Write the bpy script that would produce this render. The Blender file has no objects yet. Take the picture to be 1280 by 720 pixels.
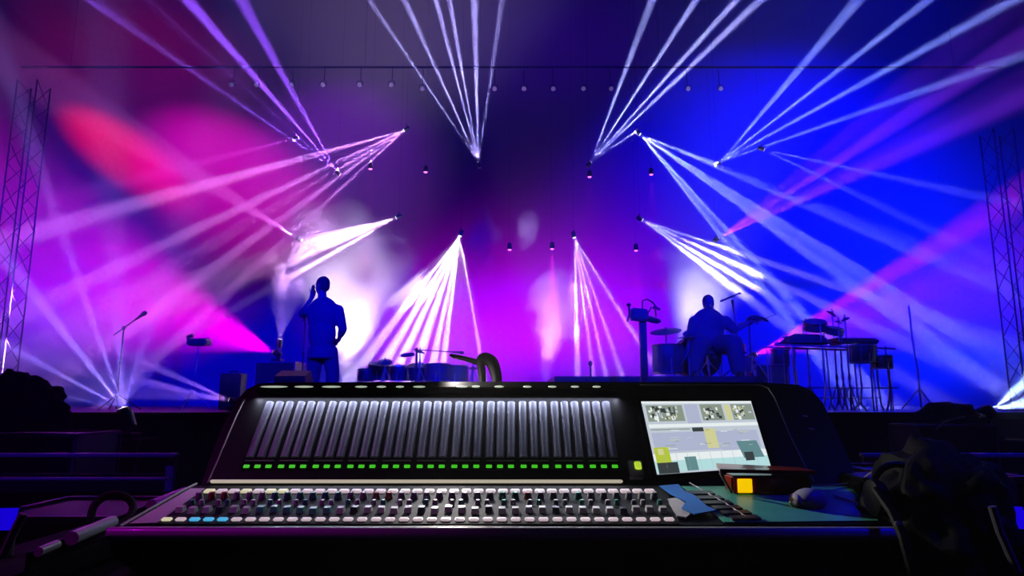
import bpy, bmesh, math, random
from mathutils import Vector, Matrix, noise
random.seed(7)
S = bpy.context.scene
C = S.collection
PI = math.pi
# ------------------------------------------------------------------ camera, world, exposure, haze
F = 853.0
TH = math.atan(140 / F)
CH = 1.2
cd = bpy.data.cameras.new('camera')
cam = bpy.data.objects.new('camera', cd)
C.objects.link(cam)
cd.lens = 36 * F / 1280
cd.sensor_width = 36
cd.clip_start = .02
cd.clip_end = 200
cam.location = (0, 0, CH)
cam.rotation_euler = (PI / 2 + TH, 0, 0)
S.camera = cam
S.view_settings.view_transform = 'Standard'
S.view_settings.look = 'None'
S.view_settings.exposure = 0
S.view_settings.gamma = 1
S.view_settings.use_curve_mapping = False
S.cycles.volume_bounces = 0
S.cycles.max_bounces = 4
S.cycles.diffuse_bounces = 0
S.cycles.glossy_bounces = 2
S.cycles.use_denoising = True
S.cycles.volume_step_rate = 1.0
S.cycles.volume_max_steps = 64
w = bpy.data.worlds.new('world')
S.world = w
w.use_nodes = True
w.node_tree.nodes['Background'].inputs[0].default_value = (.02, .0, .09, 1)
w.node_tree.nodes['Background'].inputs[1].default_value = .15

SZ = 1.06      # stage floor height
SY = 8.0       # stage front edge
WY = 16.5      # back wall
HAZE = .012
HOODW = 1.0
SMOKE = True
LAMPW = 11.0


def P(x, y, Y):
    """the point of the place that the sight line through (x, y) meets at depth Y"""
    c, s = math.cos(TH), math.sin(TH)
    u = (x - 640) / F
    v = (360 - y) / F
    d = Vector((u, c - s * v, s + c * v))
    return Vector((0, 0, CH)) + d * (Y / d.y)


def Z(x, y, z):
    c, s = math.cos(TH), math.sin(TH)
    u = (x - 640) / F
    v = (360 - y) / F
    d = Vector((u, c - s * v, s + c * v))
    return Vector((0, 0, CH)) + d * ((z - CH) / d.z)


# ------------------------------------------------------------------ materials
def mat(name, col, rough=.6, metal=0, emit=None, es=1, spec=.5, bump=0, bscale=60, vary=0, coat=0):
    m = bpy.data.materials.new(name)
    m.use_nodes = True
    nt = m.node_tree
    b = nt.nodes['Principled BSDF']
    b.inputs['Base Color'].default_value = (*col, 1)
    b.inputs['Roughness'].default_value = rough
    b.inputs['Metallic'].default_value = metal
    b.inputs['Specular IOR Level'].default_value = spec
    b.inputs['Coat Weight'].default_value = coat
    if emit:
        b.inputs['Emission Color'].default_value = (*emit, 1)
        b.inputs['Emission Strength'].default_value = es
    if bump or vary:
        tc = nt.nodes.new('ShaderNodeTexCoord')
        nz = nt.nodes.new('ShaderNodeTexNoise')
        nz.inputs['Scale'].default_value = bscale
        nt.links.new(tc.outputs['Object'], nz.inputs['Vector'])
        if bump:
            bp = nt.nodes.new('ShaderNodeBump')
            bp.inputs['Strength'].default_value = bump
            nt.links.new(nz.outputs['Fac'], bp.inputs['Height'])
            nt.links.new(bp.outputs[0], b.inputs['Normal'])
        if vary:
            mx = nt.nodes.new('ShaderNodeMix')
            mx.data_type = 'RGBA'
            mx.inputs[6].default_value = tuple(c * (1 - vary) for c in col) + (1,)
            mx.inputs[7].default_value = tuple(min(1, c * (1 + vary)) for c in col) + (1,)
            nt.links.new(nz.outputs['Fac'], mx.inputs[0])
            nt.links.new(mx.outputs[2], b.inputs['Base Color'])
    return m


M = dict(
    wall=mat('backdrop_cloth', (.5, .5, .5), .95, spec=.05, bump=.1, bscale=8),
    side=mat('dark_wall', (.012, .012, .016), .9, vary=.3, bscale=2),
    floor=mat('dark_floor', (.01, .01, .014), .5, vary=.4, bscale=3),
    deck=mat('stage_deck', (.03, .03, .05), .35, vary=.3, bscale=2),
    skirt=mat('stage_skirt', (.025, .02, .06), .9, bump=.3, bscale=12),
    black=mat('black_metal', (.012, .012, .015), .45),
    truss=mat('painted_truss', (.16, .15, .2), .5),
    darktruss=mat('black_truss', (.002, .002, .003), .9, spec=.03),
    cable=mat('black_rubber', (.005, .005, .006), .7, spec=.2),
    conbody=mat('console_black', (.004, .004, .005), .45, spec=.08, bump=.03, bscale=300),
    conmatte=mat('console_matte', (.004, .004, .005), .8, spec=.1),
    lip=mat('console_grey_edge', (.6, .6, .62), .3, coat=.3),
    trim=mat('silver_trim', (.8, .78, .75), .35),
    dullrim=mat('dull_rim', (.35, .34, .32), .4),
    strip=mat('meter_strip_plastic', (.22, .23, .3), .38, vary=.35, bscale=220),
    deckplate=mat('fader_plate', (.025, .03, .03), .7, spec=.15),
    greenplate=mat('green_plate', (.14, .75, .5), .35, vary=.2, bscale=20),
    led=mat('green_display', (.02, .1, .02), .4, emit=(.10, 1, .03), es=.5),
    keyw=mat('white_key', (.7, .62, .66), .4, emit=(1, .78, .85), es=.42),
    keyy=mat('cream_key', (.7, .68, .5), .4, emit=(1, .95, .6), es=.5),
    keyb=mat('blue_key', (.1, .4, .6), .4, emit=(.1, .6, 1), es=.6),
    knob=mat('knob_grey', (.5, .48, .5), .3),
    knobg=mat('knob_green', (.1, .5, .36), .3),
    knobr=mat('knob_red', (.55, .14, .12), .3),
    cap=mat('fader_cap', (.75, .7, .74), .3),
    capd=mat('dark_cap', (.03, .03, .05), .35),
    lens=mat('lamp_lens', (.8, .8, .8), .2, emit=(.9, .85, 1), es=6),
    lensm=mat('magenta_lens', (.8, .2, .5), .2, emit=(1, .15, .75), es=2.5),
    lensdim=mat('dim_lens', (.3, .25, .5), .2, emit=(.35, .25, .8), es=.16),
    led_lamp=mat('hood_lamp', (.7, .8, .7), .3, emit=(.75, .9, .7), es=.5),
    red=mat('red_plastic', (.38, .03, .012), .3, coat=.3),
    yellow=mat('lit_yellow', (.8, .6, 0), .4, emit=(1, .62, .0), es=.9),
    lime=mat('lit_lime', (.5, .7, .05), .4, emit=(.6, .85, .05), es=.7),
    redled=mat('red_led', (.8, .1, .1), .4, emit=(1, .06, .06), es=.6),
    bluetape=mat('blue_tape', (.03, .3, 1), .5, emit=None),
    blueface=mat('bluepanel_glow', (.0, .0, .1), .3, emit=(.01, .0, 1), es=.62),
    skin=mat('skin', (.3, .2, .2), .6),
    hair=mat('dark_hair', (.03, .025, .05), .7, bump=.4, bscale=80),
    shirt=mat('dark_shirt', (.09, .09, .16), .9, bump=.15, bscale=14),
    trous=mat('dark_trousers', (.07, .07, .13), .9, bump=.15, bscale=14),
    shoe=mat('dark_shoe', (.03, .03, .05), .6),
    drum=mat('drum_shell', (.05, .04, .12), .35),
    head=mat('drum_head', (.16, .16, .24), .6),
    cymbal=mat('cymbal_bronze', (.12, .1, .14), .4),
    chrome=mat('chrome', (.5, .5, .6), .25, 1),
    stand=mat('stand_black', (.03, .03, .06), .45),
    legm=mat('stand_grey', (.35, .35, .45), .4, .5),
    cloth=mat('cover_cloth', (.045, .045, .1), .95, bump=.3, bscale=10),
    case=mat('case_laminate', (.012, .012, .02), .5, vary=.3, bscale=30),
    rail=mat('barrier_steel', (.4, .38, .45), .4),
    spk=mat('speaker_grille', (.01, .01, .015), .7, bump=.5, bscale=200),
)


# ------------------------------------------------------------------ mesh helper
class MB:
    def __init__(s):
        s.bm = bmesh.new()

    def _add(s, vs, fs, mi=0):
        b = [s.bm.verts.new(v) for v in vs]
        for f in fs:
            try:
                q = s.bm.faces.new([b[i] for i in f])
                q.material_index = mi
            except ValueError:
                pass
        return s

    def box(s, c, size, rot=None, mi=0, bev=0):
        t = bmesh.new()
        bmesh.ops.create_cube(t, size=1)
        for v in t.verts:
            v.co = Vector([v.co[i] * size[i] for i in range(3)])
        if bev:
            bmesh.ops.bevel(t, geom=t.edges[:], offset=bev, segments=2, affect='EDGES')
        c = Vector(c)
        R = rot if rot is not None else Matrix.Identity(3)
        t.verts.ensure_lookup_table()
        return s._take(t, lambda p: c + R @ p, mi)

    def _take(s, t, fn, mi=0):
        t.verts.index_update()
        s._add([fn(v.co.copy()) for v in t.verts], [[v.index for v in f.verts] for f in t.faces], mi)
        t.free()
        return s

    def cyl(s, a, b, r1, r2=None, n=14, mi=0, cap=True):
        a, b = Vector(a), Vector(b)
        r2 = r1 if r2 is None else r2
        d = (b - a).normalized()
        u = d.orthogonal().normalized()
        v = d.cross(u)
        vs = []
        for p, r in ((a, r1), (b, r2)):
            vs += [p + (u * math.cos(2 * PI * k / n) + v * math.sin(2 * PI * k / n)) * r for k in range(n)]
        fs = [[k, (k + 1) % n, n + (k + 1) % n, n + k] for k in range(n)]
        if cap:
            fs += [list(range(n))[::-1], list(range(n, 2 * n))]
        return s._add(vs, fs, mi)

    def lathe(s, a, d, prof, n=24, mi=0):
        """profile of (distance along d, radius)"""
        a, d = Vector(a), Vector(d).normalized()
        u = d.orthogonal().normalized()
        v = d.cross(u)
        vs, fs = [], []
        for h, r in prof:
            r = max(r, 1e-4)
            vs += [a + d * h + (u * math.cos(2 * PI * k / n) + v * math.sin(2 * PI * k / n)) * r for k in range(n)]
        for j in range(len(prof) - 1):
            for k in range(n):
                fs.append([j * n + k, j * n + (k + 1) % n, (j + 1) * n + (k + 1) % n, (j + 1) * n + k])
        fs += [list(range(n))[::-1], list(range((len(prof) - 1) * n, len(prof) * n))]
        return s._add(vs, fs, mi)

    def ell(s, c, r, rot=None, n=12, mi=0):
        c = Vector(c)
        R = rot if rot is not None else Matrix.Identity(3)
        t = bmesh.new()
        bmesh.ops.create_uvsphere(t, u_segments=n * 2, v_segments=n, radius=1)
        return s._take(t, lambda p: c + R @ Vector((p.x * r[0], p.y * r[1], p.z * r[2])), mi)

    def tube(s, pts, r, n=8, mi=0):
        pts = [Vector(p) for p in pts]
        rs = r if isinstance(r, (list, tuple)) else [r] * len(pts)
        vs, fs = [], []
        u = None
        for i, p in enumerate(pts):
            d = (pts[min(i + 1, len(pts) - 1)] - pts[max(i - 1, 0)]).normalized()
            if u is None:
                u = d.orthogonal().normalized()
            u = (u - d * u.dot(d)).normalized()
            v = d.cross(u)
            vs += [p + (u * math.cos(2 * PI * k / n) + v * math.sin(2 * PI * k / n)) * rs[i] for k in range(n)]
        for j in range(len(pts) - 1):
            for k in range(n):
                fs.append([j * n + k, j * n + (k + 1) % n, (j + 1) * n + (k + 1) % n, (j + 1) * n + k])
        fs += [list(range(n))[::-1], list(range((len(pts) - 1) * n, len(pts) * n))]
        return s._add(vs, fs, mi)

    def prism(s, poly, off, mi=0):
        poly = [Vector(p) for p in poly]
        off = Vector(off)
        n = len(poly)
        vs = poly + [p + off for p in poly]
        fs = [list(range(n))[::-1], list(range(n, 2 * n))] + [[k, (k + 1) % n, n + (k + 1) % n, n + k] for k in range(n)]
        return s._add(vs, fs, mi)

    def build(s, name, m, parent=None, smooth=True, loc=None):
        bmesh.ops.recalc_face_normals(s.bm, faces=s.bm.faces)
        o0 = Vector((0, 0, 0))
        if parent is not None:
            o0 = origin_of(parent)
        elif loc is not None:
            o0 = Vector(loc)
        for v in s.bm.verts:
            v.co -= o0
        me = bpy.data.meshes.new(name)
        s.bm.to_mesh(me)
        s.bm.free()
        for x in (m if isinstance(m, (list, tuple)) else [m]):
            me.materials.append(x)
        if smooth:
            me.polygons.foreach_set('use_smooth', [True] * len(me.polygons))
            me.set_sharp_from_angle(angle=math.radians(38))
        o = bpy.data.objects.new(name, me)
        C.objects.link(o)
        if parent is not None:
            o.parent = parent
        elif loc is not None:
            o.location = loc
        return o


def origin_of(o):
    p = Vector((0, 0, 0))
    while o is not None:
        p += o.location
        o = o.parent
    return p


def tag(o, label=None, cat=None, group=None, kind=None):
    if label: o['label'] = label
    if cat: o['category'] = cat
    if group: o['group'] = group
    if kind: o['kind'] = kind
    return o


def thing(name, loc, label, cat, group=None):
    o = bpy.data.objects.new(name, None)
    o.empty_display_size = .1
    o.location = loc
    C.objects.link(o)
    return tag(o, label, cat, group)


def copy_tree(o, parent=None):
    c = o.copy()
    C.objects.link(c)
    c.parent = parent
    for ch in list(o.children):
        copy_tree(ch, c)
    return c


def struct(o):
    o['kind'] = 'structure'
    return o


def dropped(z0, pts):
    return pts


def curve(pts, n=6):
    pts = [Vector(p) for p in pts]
    out = []
    for i in range(len(pts) - 1):
        a, b, c, d = pts[max(i - 1, 0)], pts[i], pts[i + 1], pts[min(i + 2, len(pts) - 1)]
        for k in range(n):
            t = k / n
            out.append(.5 * ((2 * b) + (c - a) * t + (2 * a - 5 * b + 4 * c - d) * t * t + (3 * b - a - 3 * c + d) * t ** 3))
    return out + [pts[-1]]


# ------------------------------------------------------------------ light helper
def aim(obj, m, side=None):
    m = Vector(m).normalized()
    perp = (side if side is not None else m.cross(Vector((0, 1, 0)))).normalized()
    y = (-m).cross(perp)
    return Matrix((perp, y, -m)).transposed()


ESC = .3


def fan_light(A, ends, Y, col, energy, parent, ax, ay, wpx=6, thin=.05, soft=.35, lin=.0, floor=.003):
    """one lamp whose slotted colour wheel splits it into a flat fan of shafts"""
    ds = [(P(e[0], e[1], Y) - A).normalized() for e in ends]
    m = sum(ds, Vector()).normalized()
    perp = m.cross(Vector((0, 1, 0))).normalized()
    ts = [d.dot(perp) / d.dot(m) for d in ds]
    wid = [(e[2] if len(e) > 2 else wpx) / math.hypot(e[0] - ax, e[1] - ay) for e in ends]
    inten = [(e[3] if len(e) > 3 else 1) for e in ends]
    T = max(abs(t) + q for t, q in zip(ts, wid)) * 1.2
    L = bpy.data.lights.new('beam', 'SPOT')
    L.energy = energy * ESC
    L.color = col
    L.spot_size = 2 * math.atan(T)
    L.spot_blend = .25
    L.shadow_soft_size = .008
    ob = bpy.data.objects.new('beam', L)
    C.objects.link(ob)
    ob.parent = parent
    R = aim(ob, m, perp).to_4x4()
    ob.matrix_local = Matrix.Translation(A - origin_of(parent)) @ R @ Matrix.Diagonal((1, min(1, thin / T), 1, 1))
    L.use_nodes = True
    t = L.node_tree
    em = t.nodes['Emission']
    g = t.nodes.new('ShaderNodeNewGeometry')

    def dot(vec):
        n = t.nodes.new('ShaderNodeVectorMath')
        n.operation = 'DOT_PRODUCT'
        t.links.new(g.outputs['Incoming'], n.inputs[0])
        n.inputs[1].default_value = vec
        return n.outputs['Value']
    dv = t.nodes.new('ShaderNodeMath')
    dv.operation = 'DIVIDE'
    t.links.new(dot(perp), dv.inputs[0])
    t.links.new(dot(m), dv.inputs[1])
    mr = t.nodes.new('ShaderNodeMapRange')
    mr.inputs['From Min'].default_value = -T
    mr.inputs['From Max'].default_value = T
    t.links.new(dv.outputs[0], mr.inputs['Value'])
    cr = t.nodes.new('ShaderNodeValToRGB')
    t.links.new(mr.outputs[0], cr.inputs[0])

    def prof(x):
        best = floor
        for tt, q, i in zip(ts, wid, inten):
            a = abs(x - tt)
            lo, hi = q * (.4 - soft * .4), q * (.4 + soft * .8)
            best = max(best, i * min(1, max(0, (hi - a) / (hi - lo))))
        return best
    xs = set()
    for tt, q in zip(ts, wid):
        for sg in (-1, 1):
            xs.add(tt + sg * q * (.4 - soft * .4))
            xs.add(tt + sg * q * (.4 + soft * .8))
    xs = sorted(xs)[:31]
    el = cr.color_ramp.elements
    while len(el) > 1:
        el.remove(el[0])
    el[0].position = 0
    el[0].color = (floor, floor, floor, 1)
    last = 0
    for x in xs:
        p = max((x / T + 1) / 2, last + 1e-4)
        last = p
        q = el.new(min(p, 1))
        i = prof(x)
        q.color = (i, i, i, 1)
    lf = t.nodes.new('ShaderNodeLightFalloff')
    mx = t.nodes.new('ShaderNodeMix')
    mx.inputs[0].default_value = lin
    t.links.new(lf.outputs['Quadratic'], mx.inputs[2])
    t.links.new(lf.outputs['Linear'], mx.inputs[3])
    mu = t.nodes.new('ShaderNodeMath')
    mu.operation = 'MULTIPLY'
    t.links.new(cr.outputs[0], mu.inputs[0])
    t.links.new(mx.outputs[0], mu.inputs[1])
    t.links.new(mu.outputs[0], em.inputs['Strength'])
    return m


def spot(name, loc, target, col, energy, half_deg, parent=None, blend=1, size=.05, sy=1, sx=1, side=None):
    L = bpy.data.lights.new(name, 'SPOT')
    L.energy = energy
    L.color = col
    L.spot_size = math.radians(2 * half_deg)
    L.spot_blend = blend
    L.shadow_soft_size = size
    ob = bpy.data.objects.new(name, L)
    C.objects.link(ob)
    d = (Vector(target) - Vector(loc)).normalized()
    if side is None:
        side = d.cross(Vector((0, 0, 1)))
        if side.length < .01:
            side = Vector((1, 0, 0))
    else:
        side = Vector(side)
        side = side - d * side.dot(d)
    R = aim(ob, d, side).to_4x4()
    o0 = origin_of(parent) if parent is not None else Vector((0, 0, 0))
    if parent is not None:
        ob.parent = parent
    ob.matrix_local = Matrix.Translation(Vector(loc) - o0) @ R @ Matrix.Diagonal((sx, sy, 1, 1))
    return ob


# ------------------------------------------------------------------ room shell
struct(MB().box((0, WY + .15, 6.5), (34, .3, 15)).build('wall_back', M['wall'], smooth=False))
struct(MB().box((-16.2, 5, 6.5), (.3, 22.5, 15)).build('wall_left', M['side'], smooth=False))
struct(MB().box((16.2, 5, 6.5), (.3, 22.5, 15)).build('wall_right', M['side'], smooth=False))
struct(MB().box((0, 5, -.15), (33, 23, .3)).build('floor', M['floor'], smooth=False))
struct(MB().box((0, 5, 14.1), (33, 23, .3)).build('ceiling', M['side'], smooth=False))

# haze filling the hall
hz = bpy.data.materials.new('thin_haze')
hz.use_nodes = True
nt = hz.node_tree
nt.nodes.clear()
o_ = nt.nodes.new('ShaderNodeOutputMaterial')
v_ = nt.nodes.new('ShaderNodeVolumeScatter')
v_.inputs['Density'].default_value = HAZE
v_.inputs['Color'].default_value = (1, 1, 1, 1)
nt.links.new(v_.outputs[0], o_.inputs['Volume'])
o = MB().box((0, 5.2, 6.97), (31.9, 22.4, 13.9)).build('haze', hz, smooth=False)
tag(o, 'thin stage haze filling the hall and showing the light beams', 'haze', kind='stuff')

# stage
st = thing('stage', (0, SY, 0), 'low black stage platform with dark skirt spanning the hall', 'stage')
MB().box((0, (SY + WY) / 2 - .05, SZ - .04), (29, WY - SY - .12, .08)).build('deck', M['deck'], st)
mb = MB()
n = 240
poly = []
for i in range(n + 1):
    x = -14.4 + 28.8 * i / n
    poly.append((x, SY + .06 + .03 * math.sin(i * 1.7), 0))
vs = [Vector(p) for p in poly] + [Vector((p[0], p[1], SZ - .08)) for p in poly]
mb._add(vs, [[i, i + 1, n + 2 + i, n + 1 + i] for i in range(n)])
mb.build('skirt', M['skirt'], st)
MB().box((0, SY + .02, SZ - .03), (29, .05, .06), bev=.008).build('edge_rail', M['black'], st)

# ------------------------------------------------------------------ washes on the back wall
PB = lambda x, y: P(x, y, WY)


def wash_unit(sx, sz, sy_, x, y, rx, ry, col, e, label, up=False, ang=0):
    src = Vector((sx, sy_, sz))
    T = PB(x, y)
    d = T - src
    root = thing('wash_light', src, label, 'stage light', 'wash lights')
    dn = d.normalized()
    MB().lathe(src - dn * .22, dn, [(0, .05), (.02, .09), (.16, .11), (.2, .12), (.22, .12)]).build('housing', M['black'], root)
    MB().cyl(src - dn * .002, src + dn * .004, .1).build('lens', M['black'], root)
    sd = dn.cross(Vector((0, 0, 1))).normalized()
    if up:
        MB().tube([src + sd * .15, src + sd * .15 - Vector((0, 0, .24)), src - sd * .15 - Vector((0, 0, .24)), src - sd * .15], .012).cyl(
            (sx, sy_, SZ), (sx, sy_, sz - .22), .09, .05).build('bracket', M['black'], root)
    else:
        MB().tube([src + sd * .15, src + sd * .15 + Vector((0, 0, .24)), src - sd * .15 + Vector((0, 0, .24)), src - sd * .15], .012).cyl(
            (sx, sy_, sz + .22), (sx, sy_, 13.97), .02).build('bracket', M['black'], root)
    mpp = WY / F / .98
    half = math.degrees(math.atan(max(rx, ry) * mpp / d.length))
    side = Vector((math.cos(ang), 0, math.sin(ang)))
    spot('wash', src + dn * .02, T, col, e, half, root, 1, .1, sx=rx / max(rx, ry), sy=ry / max(rx, ry), side=side)
    return root


TRZ = P(640, 84, 13).z    # overhead truss height
top = 12.9
WASH = [
    (-7.5, top, 8.5, 285, 225, 175, 85, (1, 0, .65), 6500, 'wash light hung from the ceiling throwing pink at the upper left', False, -.5),
    (-2.6, SZ + .3, 13.2, 540, 400, 230, 130, (.62, 0, 1), 900, 'floor wash light left of centre throwing magenta up the backdrop', True, 0),
    (0, SZ + .3, 13.0, 650, 400, 200, 120, (.66, 0, 1), 900, 'floor wash light at the centre throwing magenta up the backdrop', True, 0),
    (2.6, SZ + .3, 13.2, 755, 380, 200, 140, (.6, 0, 1), 900, 'floor wash light right of centre throwing magenta up the backdrop', True, 0),
    (-10.5, top, 8.5, 150, 190, 120, 38, (1, 0, .02), 7500, 'wash light hung from the ceiling throwing red at the far left', False, -.6),
    (-9.5, SZ + .3, 12.4, 170, 370, 190, 120, (.6, 0, 1), 750, 'floor wash light behind the boom stand throwing violet at the backdrop', True, 0),
    (7.5, top, 8.5, 990, 260, 360, 260, (0, 0, 1), 15000, 'wash light hung from the ceiling throwing blue right of centre', False, 0),
    (11, SZ + .3, 12.0, 1150, 330, 330, 300, (0, .01, 1), 4200, 'floor wash light at the far right throwing blue up the backdrop', True, 0),
    (-4.5, top, 8.5, 420, 200, 170, 120, (.35, 0, 1), 2000, 'wash light hung from the ceiling throwing violet left of centre', False, 0),
    (-12, SZ + .3, 12.4, 60, 330, 230, 200, (.05, 0, 1), 1800, 'floor wash light at the far left throwing deep blue at the backdrop', True, 0),
    (1, top, 8.5, 640, 60, 620, 140, (.15, 0, 1), 450, 'wash light at the middle of the ceiling throwing dim violet high up', False, 0),
    (-9, top, 8.5, 150, 80, 260, 130, (.9, 0, .12), 600, 'wash light hung from the ceiling throwing dark red at the upper left corner', False, -.2),
]
for (sx, sz, sy_, x, y, rx, ry, col, e, lab, up, ang) in WASH:
    wash_unit(sx, sz, sy_, x, y, rx, ry, col, e, lab, up, ang)

# blue front light from above the mixing position
for i, (x, l) in enumerate(((-4.5, 'left'), (4.5, 'right'))):
    src = Vector((x, -3.0, 7.0))
    r = thing('front_light', src, 'blue front spotlight hung behind the mixing desk on the %s side' % l, 'stage light', 'front lights')
    dn = (Vector((x * .3, 10, 2)) - src).normalized()
    MB().lathe(src - dn * .4, dn, [(0, .06), (.05, .12), (.36, .14), (.4, .15)]).build('housing', M['black'], r)
    MB().cyl(src + Vector((0, 0, .1)), (x, -3, 13.95), .02).build('drop_pipe', M['black'], r)
    spot('front_wash', src + dn * .03, (x * .3, 10, 3.0), (0, 0, 1), 13000, 33, r, .6, .1, sy=.27)

for x, col, e, tx, nm in ((-2.6, (.6, .0, .7), 42, -.95, 'violet'), (2.6, (0, 0, 1), 70, 1.2, 'blue'), (-3.6, (.06, 0, 1), 160, -2.8, 'deep blue'), (3.8, (0, 0, 1), 160, 2.9, 'bright blue')):  # unseen spots added to tint the console lip and the barrier rails
    src = Vector((x, .2 if abs(x) < 3 else 1.5, 4.6))
    r = thing('added_tint_light', src, 'added unseen %s spot tinting the mixing position' % nm, 'stage light', 'added tint lights')
    tg = Vector((tx, 1.25 if abs(x) < 3 else 3.8, .95))
    dn = (tg - src).normalized()
    MB().lathe(src - dn * .2, dn, [(0, .03), (.03, .06), (.18, .07), (.2, .075)]).build('housing', M['black'], r)
    MB().cyl(src + Vector((0, 0, .05)), (src.x, src.y, 13.97), .012).build('drop_pipe', M['black'], r)
    spot('added_tint_beam', src + dn * .02, tg, col, e * (1.5 if abs(x) > 3 else 4), 20 if abs(x) > 3 else 12, r, 1, .05)

# ------------------------------------------------------------------ smoke clouds
def smoke(px, py, Y, rx, ry, rdepth, dens, label, seed, scale=1.3, lo=.42, hi=.72):
    c = P(px, py, Y)
    k = Y / F
    t = bmesh.new()
    bmesh.ops.create_icosphere(t, subdivisions=3, radius=1)
    mb = MB()
    mb._take(t, lambda p: c + Vector((p.x * rx * k, p.y * rdepth, p.z * ry * k)))
    m = bpy.data.materials.new('smoke_cloud')
    m.use_nodes = True
    nt = m.node_tree
    nt.nodes.clear()
    o = nt.nodes.new('ShaderNodeOutputMaterial')
    v = nt.nodes.new('ShaderNodeVolumeScatter')
    v.inputs['Color'].default_value = (1, 1, 1, 1)
    tc = nt.nodes.new('ShaderNodeTexCoord')
    mp = nt.nodes.new('ShaderNodeMapping')
    mp.inputs['Scale'].default_value = (1 / (rx * k), 1 / rdepth, 1 / (ry * k))
    nt.links.new(tc.outputs['Object'], mp.inputs['Vector'])
    ln = nt.nodes.new('ShaderNodeVectorMath')
    ln.operation = 'LENGTH'
    nt.links.new(mp.outputs[0], ln.inputs[0])
    nz = nt.nodes.new('ShaderNodeTexNoise')
    nz.noise_dimensions = '4D'
    nz.inputs['W'].default_value = seed
    nz.inputs['Scale'].default_value = scale
    nz.inputs['Detail'].default_value = 3
    nt.links.new(tc.outputs['Object'], nz.inputs['Vector'])
    # density = noise - falloff of the radius
    mr = nt.nodes.new('ShaderNodeMapRange')
    mr.inputs['From Min'].default_value = .25
    mr.inputs['From Max'].default_value = 1.0
    mr.inputs['To Min'].default_value = 0
    mr.inputs['To Max'].default_value = .42
    nt.links.new(ln.outputs['Value'], mr.inputs['Value'])
    sb = nt.nodes.new('ShaderNodeMath')
    sb.operation = 'SUBTRACT'
    nt.links.new(nz.outputs['Fac'], sb.inputs[0])
    nt.links.new(mr.outputs[0], sb.inputs[1])
    m2 = nt.nodes.new('ShaderNodeMapRange')
    m2.inputs['From Min'].default_value = lo - .2
    m2.inputs['From Max'].default_value = hi - .15
    m2.inputs['To Max'].default_value = dens
    nt.links.new(sb.outputs[0], m2.inputs['Value'])
    nt.links.new(m2.outputs[0], v.inputs['Density'])
    nt.links.new(v.outputs[0], o.inputs['Volume'])
    ob = mb.build('smoke', m, None, loc=c)
    tag(ob, label, 'smoke', 'billowing stage smoke', 'stuff')
    return ob


if SMOKE:
    smoke(432, 345, 12.0, 125, 125, 1.0, .95, 'bright billow of smoke behind the standing musician', 1.0)
    smoke(600, 305, 12.3, 32, 62, .5, 1.6, 'tall wisp of smoke right of the thick white beams', 4.0, 2.0)
    smoke(658, 290, 12.4, 20, 36, .3, 2.2, 'small pale puff of smoke hanging above the centre', 21.0, 2.6)
    smoke(696, 395, 12.3, 50, 85, .6, .9, 'pale lilac smoke at the centre of the stage', 8.0, 1.8)
    smoke(880, 365, 12.3, 105, 95, .9, .9, 'pale smoke rising behind the drummer', 12.0)
    for (x, y_, tx, ty, col, e, hd, l) in (  # hidden fill lamps added to brighten the smoke
            (430, 12.0, 440, 340, (1, .74, 1), 3000, 31, 'unseen white fill light added under the smoke behind the standing musician'),
            (682, 12.3, 684, 370, (.85, .45, 1), 1300, 22, 'unseen lilac fill light added under the smoke at the centre'),
            (862, 12.3, 880, 365, (.62, .57, 1), 2600, 24, 'unseen pale blue fill light added under the smoke behind the drummer')):
        A = P(x, 500, y_)
        A = P(x, 500, y_)
        A.z = SZ + .3
        T = P(tx, ty, 12.2)
        dn = (T - A).normalized()
        r = thing('smoke_fill', (A.x, A.y, SZ), l, 'stage light')
        MB().lathe(A - dn * .22, dn, [(0, .05), (.03, .09), (.2, .11), (.22, .11)]).build('housing', M['black'], r)
        MB().cyl((A.x, A.y, SZ), (A.x, A.y, A.z - .15), .09, .05).build('base', M['black'], r)
        spot('smoke_fill_beam', A + dn * .02, T, col, e, hd, r, 1, .1)

# ------------------------------------------------------------------ trusses
def truss_mesh(a, b, wd, m, root, name='frame', up=Vector((0, 1, 0)), rc=.02, rb=.01, step=None):
    a, b = Vector(a), Vector(b)
    d = (b - a).normalized()
    u = (up - d * up.dot(d)).normalized()
    v = d.cross(u)
    cs = [(u * i + v * j) * wd / 2 for i, j in ((1, 1), (1, -1), (-1, -1), (-1, 1))]
    mb = MB()
    for c in cs:
        mb.cyl(a + c, b + c, rc, n=8)
    mb.build('chord', m, root)
    mb = MB()
    Ln = (b - a).length
    n = int(Ln / (step or wd))
    for k in range(n):
        p, q = a + d * Ln * k / n, a + d * Ln * (k + 1) / n
        for i in range(4):
            c1, c2 = cs[i], cs[(i + 1) % 4]
            if k % 2:
                c1, c2 = c2, c1
            mb.cyl(p + c1, q + c2, rb, n=6)
    mb.build('brace', m, root)


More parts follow.
